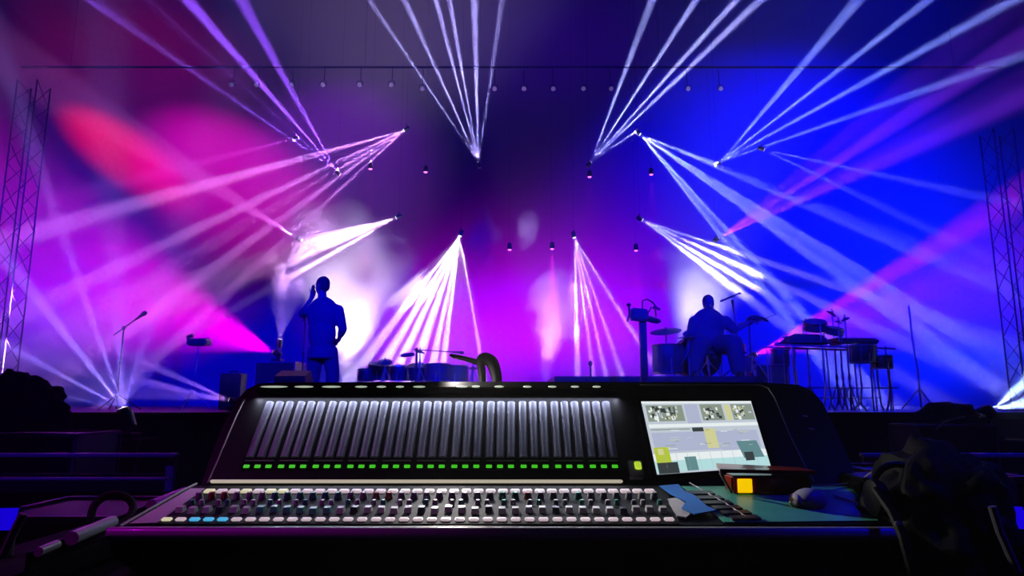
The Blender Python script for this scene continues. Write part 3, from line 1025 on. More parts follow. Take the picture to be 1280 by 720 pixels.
# ------------------------------------------------------------------ people
def remeshed(o, voxel, smooth=4):
    m = o.modifiers.new('skin', 'REMESH')
    m.mode = 'VOXEL'
    m.voxel_size = voxel
    m.use_smooth_shade = True
    if smooth:
        s = o.modifiers.new('soft', 'SMOOTH')
        s.factor = .5
        s.iterations = smooth
    return o


def limb(mb, pts, rs, n=16):
    pts = [Vector(p) for p in pts]
    for i in range(len(pts) - 1):
        mb.cyl(pts[i], pts[i + 1], rs[i], rs[i + 1], n=n)
        mb.ell(pts[i], (rs[i],) * 3, n=8)
    mb.ell(pts[-1], (rs[-1],) * 3, n=8)


def hand(mb, wrist, d, palm_n, curl=.5, side=1):
    d = Vector(d).normalized()
    nrm = Vector(palm_n)
    nrm = (nrm - d * nrm.dot(d)).normalized()
    sd = d.cross(nrm) * side
    wrist = Vector(wrist)
    R = Matrix((sd, d, nrm)).transposed()
    mb.ell(wrist + d * .05, (.042, .055, .018), R, n=8)
    mb.cyl(wrist - d * .02, wrist + d * .04, .026, .032)
    for k, L in enumerate((.07, .08, .075, .058)):
        b = wrist + d * .088 + sd * (.03 - k * .02)
        p = [b - d * .02, b]
        a = 0
        for seg in range(3):
            a += curl * (.5 + .4 * seg)
            p.append(p[-1] + (d * math.cos(a) + nrm * math.sin(a)) * L * (.42, .32, .26)[seg])
        limb(mb, p, [.011, .010, .0095, .009, .008], 8)
    t = wrist + d * .03 + sd * .035
    limb(mb, [t, t + sd * .03 + d * .025 + nrm * .012, t + sd * .04 + d * .055 + nrm * .03], [.014, .012, .009], 8)


def head(mb, c, face, up=Vector((0, 0, 1)), h=.235):
    """c is the middle of the skull"""
    f = Vector(face).normalized()
    up = (up - f * up.dot(f)).normalized()
    s = f.cross(up)
    R = Matrix((s, f, up)).transposed()
    c = Vector(c)
    k = h / .235
    mb.ell(c + up * .02 * k, (.076 * k, .097 * k, .1 * k), R)
    mb.ell(c + f * .02 * k - up * .045 * k, (.062 * k, .075 * k, .075 * k), R)
    mb.ell(c + f * .055 * k - up * .095 * k, (.028 * k, .03 * k, .02 * k), R, n=8)
    mb.cyl(c + f * .09 * k + up * .005, c + f * .112 * k - up * .028 * k, .008 * k, .014 * k, n=8)
    mb.ell(c + f * .104 * k - up * .03 * k, (.017 * k, .015 * k, .011 * k), R, n=6)
    mb.ell(c + f * .092 * k - up * .062 * k, (.026 * k, .012 * k, .006 * k), R, n=6)
    mb.ell(c + f * .092 * k - up * .072 * k, (.022 * k, .012 * k, .007 * k), R, n=6)
    mb.ell(c + f * .083 * k + up * .022 * k, (.055 * k, .014 * k, .009 * k), R, n=8)
    for q in (-1, 1):
        mb.ell(c + s * q * .077 * k - up * .01 * k, (.01 * k, .022 * k, .033 * k), R, n=8)
        mb.ell(c + f * .078 * k + s * q * .03 * k + up * .004 * k, (.013 * k, .012 * k, .009 * k), R, n=6)


def hair(root, c, face, m, h=.235):
    f = Vector(face).normalized()
    up = Vector((0, 0, 1))
    s = f.cross(up)
    R = Matrix((s, f, up)).transposed()
    mb = MB()
    mb.ell(Vector(c) + up * .034 - f * .012, (.083, .1, .098), R)
    mb.ell(Vector(c) - f * .035 - up * .01, (.076, .072, .085), R)
    remeshed(mb.build('hair', m, root), .01, 2)


# standing musician: seen from behind, head turned left, left hand holding a microphone to the mouth
Yp = 9.3
Q = lambda px, py, dy=0.0: P(px, py, Yp) + Vector((0, dy, 0))
ft = P(398, 500, Yp).x
r = thing('person', (P(403, 500, Yp).x, Yp, SZ), 'person standing with back turned, dark shirt and trousers, microphone at the mouth', 'person')
nk, hc = Q(403, 376), Q(403, 357)
shL, shR = Q(385, 388), Q(423, 388)
elL, wrL = Q(375, 392, .08), Q(387, 370, .12)
elR, wrR = Q(428, 411, .03), Q(419, 424, .18)
hip = Q(403, 436)
hL, hR = Q(395, 440), Q(412, 440)
kL = Vector((Q(391, 470).x, Yp + .03, SZ + .5))
kR = Vector((Q(415, 470).x, Yp + .03, SZ + .5))
aL = Vector((Q(388, 500).x, Yp, SZ + .09))
aR = Vector((Q(415, 500).x, Yp, SZ + .09))
fdir = Vector((-.85, .35, 0))
mb = MB()
head(mb, hc, fdir)
limb(mb, [hc - Vector((0, 0, .07)), nk - Vector((0, 0, .04))], [.058, .064])
mb.ell((nk + hip) / 2 + Vector((0, 0, .12)), (.19, .115, .24))
mb.ell((nk + hip) / 2 - Vector((0, 0, .14)), (.16, .11, .22))
limb(mb, [shL, shR], [.06, .06])
limb(mb, [shL, elL, wrL], [.056, .043, .028])
limb(mb, [shR, elR, wrR], [.056, .043, .028])
hand(mb, wrL, (.25, .25, .95), (-.6, .2, 0), 1.0)
hand(mb, wrR, (-.5, .35, -.3), (0, 1, 0), .5, -1)
limb(mb, [hL, kL, aL], [.088, .06, .042])
limb(mb, [hR, kR, aR], [.088, .06, .042])
remeshed(mb.build('body', M['skin'], r), .0085, 2)
hair(r, hc, fdir, M['hair'])
mb = MB()
mb.ell((nk + hip) / 2 + Vector((0, 0, .13)), (.215, .14, .26))
mb.ell((nk + hip) / 2 - Vector((0, 0, .12)), (.19, .14, .27))
limb(mb, [shL, (shL + shR) / 2 + Vector((0, 0, .035)), shR], [.078, .085, .078])
limb(mb, [shL, shL.lerp(elL, .8)], [.078, .066])
limb(mb, [shR, elR, elR.lerp(wrR, .45)], [.076, .06, .05])
mb.cyl(hip + Vector((0, 0, .02)), hip - Vector((0, 0, .14)), .19, .2)
remeshed(mb.build('shirt', M['shirt'], r), .014, 4)
mb = MB()
limb(mb, [hL, kL, aL + Vector((0, 0, .03))], [.112, .092, .083])
limb(mb, [hR, kR, aR + Vector((0, 0, .03))], [.112, .092, .083])
mb.ell(hip - Vector((0, 0, .05)), (.175, .125, .12))
remeshed(mb.build('trousers', M['trous'], r), .014, 3)
for a in (aL, aR):
    mb = MB()
    mb.ell((a.x, a.y + .05, SZ + .045), (.048, .13, .042))
    mb.ell((a.x, a.y - .02, SZ + .07), (.045, .055, .05))
    mb.box((a.x, a.y + .05, SZ + .012), (.085, .25, .022), bev=.01)
    remeshed(mb.build('shoe', M['shoe'], r), .01, 2)
# microphone on its stand at his mouth
mx_ = Q(378, 400).x
st_ = mic_stand(mx_, Yp + .12, SZ, P(378, 392, Yp + .12).z, P(388, 371, Yp + .12), 'microphone stand held by the standing musician', tail=.12)

# seated drummer facing the desk
Yd = 10.05
Q = lambda px, py, dy=0.0: P(px, py, Yd) + Vector((0, dy, 0))
r = thing('person', (P(887, 470, Yd).x, Yd, RZ), 'drummer seated facing the desk with arms out over the drums, short hair', 'person')
hc = Q(885.5, 379)
nk = Q(886, 393)
shL, shR = Q(868, 402), Q(907, 402)
elL, wrL = Q(862, 422, -.05), Q(853, 418, -.25)
elR, wrR = Q(917, 413, -.05), Q(933, 404, -.12)
hip = Vector((Q(887, 455).x, Yd + .05, RZ + .5))
hL, hR = hip + Vector((-.1, 0, -.02)), hip + Vector((.1, 0, -.02))
kL, kR = Vector((Q(868, 455).x, Yd - .38, RZ + .47)), Vector((Q(908, 455).x, Yd - .38, RZ + .47))
aL, aR = Vector((Q(860, 470).x, Yd - .3, RZ + .09)), Vector((Q(915, 470).x, Yd - .3, RZ + .09))
fdir = Vector((0, -1, -.05))
mb = MB()
head(mb, hc, fdir)
limb(mb, [hc - Vector((0, 0, .07)), nk - Vector((0, 0, .05))], [.06, .068])
mb.ell(nk.lerp(hip, .35), (.21, .13, .2))
mb.ell(nk.lerp(hip, .75), (.19, .14, .22))
limb(mb, [shL, shR], [.065, .065])
limb(mb, [shL, elL, wrL], [.06, .046, .03])
limb(mb, [shR, elR, wrR], [.06, .046, .03])
hand(mb, wrL, (-.4, -.8, -.1), (0, 0, -1), 1.1)
hand(mb, wrR, (.8, -.4, .1), (0, 0, -1), 1.1, -1)
limb(mb, [hL, kL, aL], [.095, .064, .045])
limb(mb, [hR, kR, aR], [.095, .064, .045])
remeshed(mb.build('body', M['skin'], r), .0085, 2)
hair(r, hc, fdir, M['hair'])
mb = MB()
mb.ell(nk.lerp(hip, .33), (.245, .16, .24))
mb.ell(nk.lerp(hip, .72), (.235, .17, .27))
limb(mb, [shL, (shL + shR) / 2 + Vector((0, 0, .045)), shR], [.085, .1, .085])
limb(mb, [shL, shL.lerp(elL, .85)], [.088, .075])
limb(mb, [shR, shR.lerp(elR, .85)], [.088, .075])
remeshed(mb.build('shirt', M['shirt'], r), .014, 4)
mb = MB()
limb(mb, [hL, kL, aL + Vector((0, 0, .03))], [.15, .13, .11])
limb(mb, [hR, kR, aR + Vector((0, 0, .03))], [.15, .13, .11])
mb.ell(hip, (.2, .16, .12))
remeshed(mb.build('trousers', M['trous'], r), .014, 3)
for a in (aL, aR):
    mb = MB()
    mb.ell((a.x, a.y - .05, RZ + .045), (.048, .13, .042))
    mb.ell((a.x, a.y + .02, RZ + .07), (.045, .055, .05))
    mb.box((a.x, a.y - .05, RZ + .012), (.085, .25, .022), bev=.01)
    remeshed(mb.build('shoe', M['shoe'], r), .01, 2)
for w_, e_, nm in ((wrL, Q(846, 424, -.5), 'left'), (wrR, Q(955, 396, -.2), 'right')):
    d = (e_ - w_).normalized()
    s_ = w_ + d * .05 + Vector((0, 0, -.025))
    o = MB().cyl(s_, s_ + d * .34, .008, .006, n=8).ell(s_ + d * .345, (.009, .009, .009), n=6).build('drumstick', M['stand'], None, loc=s_)
    tag(o, 'drumstick in the drummer\'s hand over the %s' % ('cymbals' if nm == 'left' else 'hi-hat'), 'drumstick', 'drumsticks')
r = thing('drum_stool', (hip.x, hip.y + .02, RZ), 'round stool the drummer sits on', 'stool')
MB().lathe((hip.x, hip.y + .02, RZ + .33), (0, 0, 1), [(0, .15), (.02, .17), (.06, .17), (.08, .14)]).build('seat', M['cloth'], r)
MB().cyl((hip.x, hip.y + .02, RZ + .1), (hip.x, hip.y + .02, RZ + .34), .02).build('pole', M['legm'], r)
tripod(MB(), hip.x, hip.y + .02, RZ, .25, .24).build('tripod', M['legm'], r)
p = P(953, 402, 9.95)
r = thing('electronic_pad_stand', (P(943, 440, 9.95).x, 9.95, RZ), 'small pad on a thin stand right of the drummer\'s hand', 'electronic drum')
q = P(942, 400, 9.95)
qx = min(q.x, P(936, 400, 9.95).x)
MB().cyl((qx, 9.95, RZ + .02), (qx, 9.95, q.z), .012).build('pole', M['stand'], r)
MB().ell((q.x, 9.95, q.z + .02), (.1, .07, .05), Matrix.Rotation(-.1, 3, 'Y')).ell(P(955, 399, 9.95), (.07, .05, .02), Matrix.Rotation(.5, 3, 'Y')).build('pad', M['stand'], r)
tripod(MB(), qx, 9.95, RZ, .2, .15).build('tripod', M['stand'], r)

# ------------------------------------------------------------------ mixing desk
B0, T0 = P(640, 603, 1.45), P(640, 478, 1.64)
pe = (T0 - B0).normalized()
pn = Vector((1, 0, 0)).cross(pe)
if pn.y > 0: pn = -pn
S0, S1 = P(640, 606, 1.44), P(640, 657, 1.2)
se = (S0 - S1).normalized()
sn = Vector((1, 0, 0)).cross(se)
if sn.z < 0: sn = -sn


def hit(px, py, p0, nrm, off=0):
    c, s = math.cos(TH), math.sin(TH)
    u = (px - 640) / F
    v = (360 - py) / F
    d = Vector((u, c - s * v, s + c * v))
    o = Vector((0, 0, CH))
    t = (p0 - o).dot(nrm) / d.dot(nrm)
    return o + d * t + nrm * off


pan = lambda px, py, off=0: hit(px, py, B0, pn, off)
sur = lambda px, py, off=0: hit(px, py, S0, sn, off)
Rp = Matrix((Vector((1, 0, 0)), pe, pn)).transposed()      # local x, up the panel, out of it
Rs = Matrix((Vector((1, 0, 0)), se, sn)).transposed()
desk = thing('mixing_console', (0, 1.32, .9), 'large black mixing console with fader rows, meter bridge and lit screen', 'mixing console')
DX = .0
# housing of the meter bridge
out = [(252, 606), (262, 574), (278, 534), (296, 500), (308, 487), (322, 480), (340, 478), (640, 477), (955, 478), (998, 481), (1016, 489), (1028, 503), (1044, 535), (1062, 575), (1076, 606)]
MB().prism([pan(x, y) for x, y in out], -pn * .085).build('meter_bridge', M['conbody'], desk)
inner = [(300, 588), (330, 498), (766, 498), (784, 588)]
MB().prism([pan(x, y, .0015) for x, y in inner], -pn * .003).build('meter_panel', M['conmatte'], desk)
# silver trims
MB().tube([pan(x, y, .002) for x, y in [(306, 500), (296, 520), (284, 548), (272, 577), (260, 604)]], .0018, n=6).build('trim_strip', M['dullrim'], desk)
MB().tube([pan(x, y, .002) for x, y in [(800, 482), (950, 482), (960, 486), (968, 498), (987, 545), (1002, 575), (1017, 603)]], .0015, n=6).build('trim_strip', M['dullrim'], desk)
# meter strips
xl = (pan(309, 575).x + pan(327, 502).x) / 2
xr = (pan(776, 575).x + pan(763, 502).x) / 2
vT, vB = 504, 573
NG = 11
gp = (xr - xl) / NG
for g_ in range(NG):
    for k in range(3):
        xc = xl + gp * (g_ + .5) + (k - 1) * gp * .318
        a, b = pan(640, vT, .001), pan(640, vB, .001)
        L = (a - b).length
        wdt = gp * .255
        mb = MB()
        n = 10
        vs = []
        for t_ in (0, 1):
            base = b.lerp(a, t_)
            for i in range(n + 1):
                an = PI * i / n
                vs.append(Vector((xc - wdt / 2 * math.cos(an), base.y, base.z)) + pn * (.0065 * math.sin(an)))
        fs = [[i, i + 1, n + 2 + i, n + 1 + i] for i in range(n)] + [list(range(n + 1))[::-1], list(range(n + 1, 2 * n + 2))]
        mb._add(vs, fs)
        mb.build('meter_strip', M['strip'], desk)
        c = pan(640, 584, .003)
        MB().box((xc, c.y, c.z), (gp * .17, .0075, .003), Rp, bev=.0008).build('display', M['led'], desk)
    c = pan(640, 576.5, .002)
    MB().box((xl + gp * (g_ + .5), c.y, c.z), (gp * .84, .002, .003), Rp).build('group_line', M['dullrim'], desk)
# hood over the strips with its small lamps
c = pan(547, 491, .008)
x0, x1 = pan(322, 491).x, pan(772, 491).x
MB().box(((x0 + x1) / 2, c.y, c.z) , (x1 - x0, .006, .022), Rp, bev=.002).build('hood', M['conmatte'], desk)
for px, ln in ((345, 20), (382, 14), (416, 14), (453, 9), (478, 7), (501, 6), (525, 9), (578, 8), (595, 6), (624, 7), (659, 6), (690, 6), (718, 6), (745, 6)):
    c = pan(px, 491, .0205)
    MB().ell(c, (ln * .0018 * .9, .0026, .0022), Rp, n=8).build('hood_lamp', M['led_lamp'], desk)
A_ = bpy.data.lights.new('hood_light', 'AREA')
A_.shape = 'RECTANGLE'
A_.size = (x1 - x0)
A_.size_y = .006
A_.energy = HOODW
A_.spread = math.radians(110)
A_.color = (.72, .76, 1)
ao = bpy.data.objects.new('hood_light', A_)
C.objects.link(ao)
ao.parent = desk
d = (-pe * 1 - pn * .25).normalized()
c = pan(547, 495.5, .012)
ao.matrix_local = Matrix.Translation(Vector(((x0 + x1) / 2, c.y, c.z)) - desk.location) @ Matrix((Vector((1, 0, 0)), (-d).cross(Vector((1, 0, 0))), -d)).transposed().to_4x4()
# cream ledge at the foot of the bridge, lamplight put in as glow
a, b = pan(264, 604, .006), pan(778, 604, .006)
MB().box(((a.x + b.x) / 2, a.y, a.z), (b.x - a.x, .006, .008), Rp, bev=.002).build('glow_ledge', mat('cream_ledge_glow', (.55, .5, .42), .4, emit=(1, .9, .7), es=.38), desk)
# lit button between strips and screen
c = pan(795, 587, .002)
MB().box(c, (.03, .042, .006), Rp, bev=.002).build('button_frame', M['dullrim'], desk)
MB().box(pan(797, 584, .006), (.014, .02, .005), Rp, bev=.002).build('lit_button', M['lime'], desk)
MB().box(pan(795, 600, .006), (.028, .007, .006), Rp, bev=.002).build('button_ledge', mat('cream_plastic', (.5, .46, .38), .5), desk)
# little marks on the right cheek
for px, py in ((1006, 521), (1014, 537)):
    MB().box(pan(px, py, .002), (.012, .003, .002), Rp @ Matrix.Rotation(-.2, 3, 'Z')).build('switch', M['dullrim'], desk)
# screen
TL, TR, BR, BL = (801, 503.5), (938, 503), (963, 585), (821, 595)
MB().prism([pan(x, y, .001) for x, y in ((794, 497), (944, 497), (973, 590), (814, 601))], pn * .003).build('screen_bezel', M['conmatte'], desk)


def scr_uv(u, v, off):
    """u right, v down over the screen"""
    p = [pan(x, y, off) for x, y in (TL, TR, BR, BL)]
    return (p[0] * (1 - u) + p[1] * u) * (1 - v) + (p[3] * (1 - u) + p[2] * u) * v


def em(name, c, s=1.0):
    m = mat(name, tuple(x * .1 for x in c), .25, emit=c, es=s)
    return m


cols = [em('ui_pale', (.52, .58, .66)), em('ui_white', (.80, .86, .86)), em('ui_dark', (.04, .05, .05)), em('ui_greygreen', (.25, .30, .24)), em('ui_lavender', (.42, .46, .62)),
        em('ui_yellow', (.62, .62, .30)), em('ui_teal', (.12, .25, .26)), em('ui_lime', (.45, .55, .05)), em('ui_cyan', (.45, .72, .72))]
mb = MB()


def q_(u0, v0, u1, v1, mi, lay=1, sk=0):
    off = .0045 + lay * .00025
    mb._add([scr_uv(u0, v0, off), scr_uv(u1, v0, off), scr_uv(u1 + sk, v1, off), scr_uv(u0 + sk, v1, off)], [[0, 1, 2, 3]], mi)


q_(0, 0, 1, 1, 0, 0)
q_(0, 0, 1, .035, 1)
q_(.03, .06, .36, .30, 3)
q_(.52, .05, .72, .30, 3)
q_(.80, .05, .99, .30, 3)
q_(.38, .05, .50, .34, 4)
rnd = random.Random(3)
for (u0, u1, n) in ((.04, .35, 34), (.53, .71, 22), (.81, .98, 20)):
    for k in range(n):
        a, b = rnd.uniform(u0, u1 - .03), rnd.uniform(.07, .25)
        q_(a, b, a + rnd.uniform(.01, .03), b + rnd.uniform(.02, .06), rnd.choice((2, 2, 2, 1, 1, 0, 5)), 2)
q_(.155, .11, .20, .17, 2, 3)
q_(.24, .09, .25, .22, 2, 3)
q_(.275, .09, .285, .22, 2, 3)
q_(.74, .06, .79, .30, 5)
q_(0.02, .34, 1, .39, 1)
q_(.03, .41, .38, .425, 3)
q_(.03, .46, .97, .72, 4)
q_(.40, .40, .50, .46, 2, 2)
q_(.5, .42, .6, .70, 5, 2)
q_(.62, .60, .80, .74, 4, 3)
q_(.0, .745, 1, .84, 1, 2)
q_(.0, .84, 1, .98, 8, 2)
for k in range(9):
    q_(.1 + k * .1, .75, .103 + k * .1, .97, 4, 3)
q_(.02, .66, .15, .86, 7, 3)
q_(.05, .68, .10, .76, 5, 4)
q_(.02, .86, .2, 1, 2, 3)
q_(.27, .80, .37, .98, 6, 3)
q_(.76, .62, .94, .86, 6, 4, .03)
q_(.80, .78, .88, .9, 2, 5)
for k in range(24):
    a, b = rnd.uniform(.05, .9), rnd.uniform(.4, .72)
    q_(a, b, a + rnd.uniform(.02, .09), b + .008, rnd.choice((1, 0, 5, 3)), 4)
mb.build('screen', cols, desk, smooth=False)

# control surface
surf_out = [(243, 607), (1078, 607), (1118, 655), (138, 660)]
body_pts = [sur(x, y) for x, y in surf_out]
MB().prism(body_pts, -sn * .05).build('control_surface', M['conbody'], desk)
# chassis below, tapering to the desk top
a = body_pts
mb = MB()
lo = .915
vs = [p - sn * .045 for p in a] + [Vector((a[0].x + .03, 1.62, lo)), Vector((a[1].x - .03, 1.62, lo)), Vector((a[2].x - .03, a[2].y + .03, lo)), Vector((a[3].x + .03, a[3].y + .03, lo))]
mb._add(vs, [[0, 1, 2, 3], [4, 5, 6, 7], [0, 1, 5, 4], [1, 2, 6, 5], [2, 3, 7, 6], [3, 0, 4, 7]])
mb.build('chassis', M['conbody'], desk)
# rear support of the bridge
MB().box((0, 1.62, 1.03), (pan(1000, 500).x - pan(330, 500).x, .1, .22), bev=.02).build('bridge_support', M['conbody'], desk)
# glossy front lip
a, b = sur(136, 661), sur(1120, 657)
MB().cyl((a.x, a.y + .002, a.z - .008), (b.x, a.y + .002, a.z - .008), .011, n=24).build('front_lip', M['lip'], desk)
# side trim at left
MB().tube([sur(150, 660, .003), sur(232, 613, .003), sur(246, 607, .004)], .0022, n=6).build('trim_strip', M['trim'], desk)
MB().prism([sur(162, 656, .0015), sur(196, 655, .0015), sur(256, 612, .0015), sur(238, 612, .0015)], sn * .001).build('side_panel', M['lip'], desk)
# channels
NCH = 37
xa = (sur(266, 617).x + sur(203, 652).x) / 2
xb = (sur(818, 617).x + sur(830, 652).x) / 2
pit = (xb - xa) / (NCH - 1)
r1, r2, r3, r4, r5 = [sur(640, y) for y in (616.5, 625, 632, 641, 652)]
MB().prism([sur(258, 611, .0008), sur(832, 611, .0008), sur(850, 656, .0008), sur(185, 656, .0008)], sn * .001).build('fader_plate', M['deckplate'], desk)
for i in range(NCH):
    x = xa + i * pit
    km = 'keyy' if i in (0, 3, 5, 6) else 'keyw'
    MB().box(Vector((x, r1.y, r1.z)) + sn * .004, (pit * .78, .016, .006), Rs, bev=.0015).build('key', M[km], desk)
    km = 'keyb' if i in (2, 3, 4) else ('keyy' if i == 0 else 'keyw')
    MB().box(Vector((x, r5.y, r5.z)) + sn * .004, (pit * .7, .010, .005), Rs, bev=.0015).build('key', M[km], desk)
    km = 'knobg' if (6 <= i <= 11 or i in (24, 25, 30)) else ('knobr' if i in (1, 2, 14, 15, 26) else 'knob')
    p = Vector((x, r2.y, r2.z))
    MB().lathe(p + sn * .001, sn, [(0, pit * .3), (.003, pit * .32), (.012, pit * .25), (.014, pit * .2)], 12).build('knob', M[km], desk)
    p = Vector((x - pit * .18, r3.y, r3.z)) if i % 2 else Vector((x + pit * .12, r3.y, r3.z))
    MB().lathe(p + sn * .001, sn, [(0, pit * .22), (.008, pit * .2), (.010, pit * .15)], 10).build('small_knob', M['cap' if i % 3 else 'knobg'], desk)
    off = rnd.uniform(-.006, .006)
    p = Vector((x, r4.y, r4.z)) + se * off
    MB().box(Vector((x, r4.y, r4.z)) + sn * .0012, (.002, .03, .001), Rs).build('fader_slot', M['conmatte'], desk)
    mb = MB()
    mb._add([p + Rs @ Vector(v) for v in [(-pit * .28, -.009, .001), (pit * .28, -.009, .001), (pit * .28, .009, .001), (-pit * .28, .009, .001), (-pit * .24, -.006, .011), (pit * .24, -.006, .011), (pit * .24, .006, .011), (-pit * .24, .006, .011)]],
            [[0, 1, 2, 3], [4, 5, 6, 7], [0, 1, 5, 4], [1, 2, 6, 5], [2, 3, 7, 6], [3, 0, 4, 7]])
    mb.build('fader_cap', M['knobg' if 6 <= i <= 11 else ('capd' if i % 5 == 3 else 'cap')], desk)
# right section
MB().prism([sur(852, 609, .001), sur(1072, 609, .001), sur(1098, 652, .001), sur(905, 654, .001)], sn * .001).build('touch_plate', M['greenplate'], desk)
for k in range(6):
    x, y = 866 + k * 11.5, 618 + k * 6.2
    MB().prism([sur(x - 12, y, .003), sur(x + 22, y - .5, .003), sur(x + 28, y + 3.2, .003), sur(x - 8, y + 3.8, .003)], sn * .004).build('slanted_key', M['capd'], desk)
MB().tube([sur(862, 607, .006), sur(880, 618, .006), sur(905, 632, .006), sur(932, 650, .006)], .0014, n=6).build('trim_strip', M['cap'], desk)
mbz = [sur(x, y, .006) for x, y in ((824, 612), (848, 610), (856, 619), (868, 624), (884, 638), (896, 643), (868, 648), (852, 640), (858, 632), (838, 622))]
mb = MB().prism(mbz, sn * .002)
tag(mb.build('blue_tape', M['bluetape'], None, loc=sur(850, 630)), 'torn bright blue tape stuck beside the last faders', 'tape')
MB().prism([sur(x, y, .002) for x, y in ((834, 627), (846, 625), (868, 640), (858, 650), (846, 648))], sn * .003).build('label_strip', M['cap'], desk)

# bench under the console
r = thing('desk', (0, 1.1, 0), 'black bench the console stands on, filling the bottom of the view', 'desk')
MB().box((0, 1.27, .885), (2.0, 1.0, .055), bev=.004).build('desk_top', M['conmatte'], r)
for i in (-.93, .93):
    for j in (.85, 1.7):
        MB().box((i, j, .43), (.06, .06, .86), bev=.005).build('leg', M['black'], r)
MB().box((0, 1.72, .6), (1.85, .02, .5)).build('back_panel', M['conmatte'], r)

# small things on the console
a = sur(925, 622)
r = thing('card_terminal', a, 'small dark red device with a lit yellow square, in front of the screen', 'device')
fl = sur(962, 621)
cx_, cy_ = sur(968, 618).x, sur(968, 618).y
MB().box(fl + Vector((.008, .03, .022)), (.155, .05, .034), bev=.004).build('body', M['red'], r)
tp = fl + Vector((.004, .025, .046))
MB().prism([tp + Vector(v) for v in ((-.10, -.035, 0), (.085, -.035, -.004), (.085, .04, -.004), (-.085, .04, .004))], (0, 0, .007)).build('lid', M['red'], r)
MB().box(fl + Vector((-.045, .0045, .020)), (.028, .004, .026), bev=.001).build('lit_label', M['yellow'], r)
MB().tube([fl + Vector((-.095, -.008, .046)), fl + Vector((-.085, 0, .03)), fl + Vector((-.07, .006, .008))], .003, n=6).build('side_clip', M['dullrim'], r)
p = sur(1012, 634)
r = thing('computer_mouse', p, 'black computer mouse with a pale end lying right of the red device', 'mouse')
t = MB()
t.ell(p + Vector((0, 0, .013)), (.032, .026, .021))
t.build('shell', M['lip'], r)
MB().ell(p + Vector((-.024, -.002, .012)), (.012, .018, .014)).build('pale_end', M['cap'], r)
o = MB().tube([sur(1044, 624, .006), sur(1066, 631, .006), sur(1091, 641, .006)], .0022, n=8).build('stylus', M['trim'], None, loc=sur(1066, 631))
tag(o, 'thin silver stylus lying at the right edge of the console', 'stylus')
o = MB().tube(curve([sur(1000, 613, .01), sur(1030, 612, .008), P(1055, 605, 1.42), P(1075, 600, 1.4), P(1090, 590, 1.36), P(1108, 584, 1.34), P(1128, 589, 1.33), P(1150, 608, 1.32), P(1172, 640, 1.3), P(1190, 690, 1.28)]), .0016, n=8).build('cable', M['dullrim'], None, loc=P(1108, 584, 1.34))
tag(o, 'thin grey cable arching over the right end of the console', 'cable')
# red lit power unit
p = P(1100, 606, 1.36)
bz = .9125
r = thing('power_unit', (p.x, 1.42, bz), 'black power unit with a small red light, at the right end of the console', 'power unit')
MB().box((p.x + .01, 1.42, (bz + p.z + .012) / 2), (.09, .12, p.z + .012 - bz), bev=.008).build('body', M['conbody'], r)
MB().box((p.x, 1.357, p.z - .002), (.018, .004, .007), bev=.001).build('red_light', M['redled'], r)


def lump(name, c, size, label, cat, m, seed=0, amp=.16, freq=2.0, extra=None):
    t = bmesh.new()
    bmesh.ops.create_icosphere(t, subdivisions=5, radius=1)
    mb = MB()
    c = Vector(c)

    def fn(p):
        k = 1 + amp * noise.noise(p * freq + Vector((seed, 0, 0))) + amp * .4 * noise.noise(p * freq * 3 + Vector((seed, 3, 0)))
        q = Vector((p.x * size[0], p.y * size[1], p.z * size[2])) * k
        q.z = max(q.z, -size[2] * .55)
        return c + q + Vector((0, 0, size[2] * .55))
    mb._take(t, fn)
    r = thing(name, c, label, cat)
    mb.build('cloth_body', m, r)
    return r


# soft bag and headphones at the right of the desk
p = P(1165, 650, 1.25)
r = lump('equipment_bag', (p.x + .02, 1.25, .9125), (.12, .13, .135), 'soft black bag slumped at the right end of the bench', 'bag', M['cable'], 4, .25)
MB().tube([P(1095, 612, 1.2), P(1115, 640, 1.16), P(1128, 668, 1.12), (P(1140, 690, 1.1).x, 1.1, .93)], .008, n=8).build('strap', M['conbody'], r)
mbk = MB()
mbk.box(P(1123, 655, 1.13), (.012, .006, .008), bev=.002)
mbk.build('buckle', M['dullrim'], r)
hp = P(1128, 618, 1.22)
r = thing('headphones', (hp.x, 1.22, hp.z), 'black headphones resting against the soft bag', 'headphones')
arc = [hp + Vector((.05 * math.cos(a_), .01 * math.sin(a_), .05 * math.sin(a_))) for a_ in [PI * k / 12 for k in range(13)]]
MB().tube(arc, .006).build('headband', M['conbody'], r)
for s_ in (-1, 1):
    MB().lathe(hp + Vector((.05 * s_ + .008 * s_, 0, -.005)), (-s_, 0, 0), [(0, .02), (.004, .03), (.012, .032), (.022, .028), (.024, .015)], 20).build('ear_cup', M['conbody'], r)

# gooseneck lamp on the rear edge of the bridge
Yg = 1.70
r = thing('gooseneck_lamp', P(612, 480, Yg), 'black bent gooseneck lamp on the top edge of the console, head to the left', 'lamp')
neck = [P(x, y, Yg) for x, y in ((620, 484), (621, 474), (618, 461), (614, 452), (606, 447.5), (601, 451), (602, 462), (603, 474), (603, 484))]
MB().tube(curve(neck, 4), [r0 + (r1_ - r0) * k / 4 for r0, r1_ in zip([.011, .013, .015, .016, .014, .012, .010, .009], [.013, .015, .016, .014, .012, .010, .009, .009]) for k in range(4)] + [.009], n=14).build('bent_neck', M['cable'], r)
MB().tube([P(x, y, Yg) for x, y in ((605, 454), (594, 452), (580, 448), (568, 445.5), (562, 443.5))], [.0085, .0072, .006, .006, .003], n=12).build('lamp_arm', M['cable'], r)
MB().box(P(612, 486, Yg) , (.055, .03, .014), bev=.003).build('clamp', M['conbody'], r)

lh = P(566, 446, Yg) + Vector((0, -.03, -.008))
spot('lamp_glow', lh, (.25, 1.25, 1.0), (1, .92, .86), LAMPW, 58, r, .5, .015)

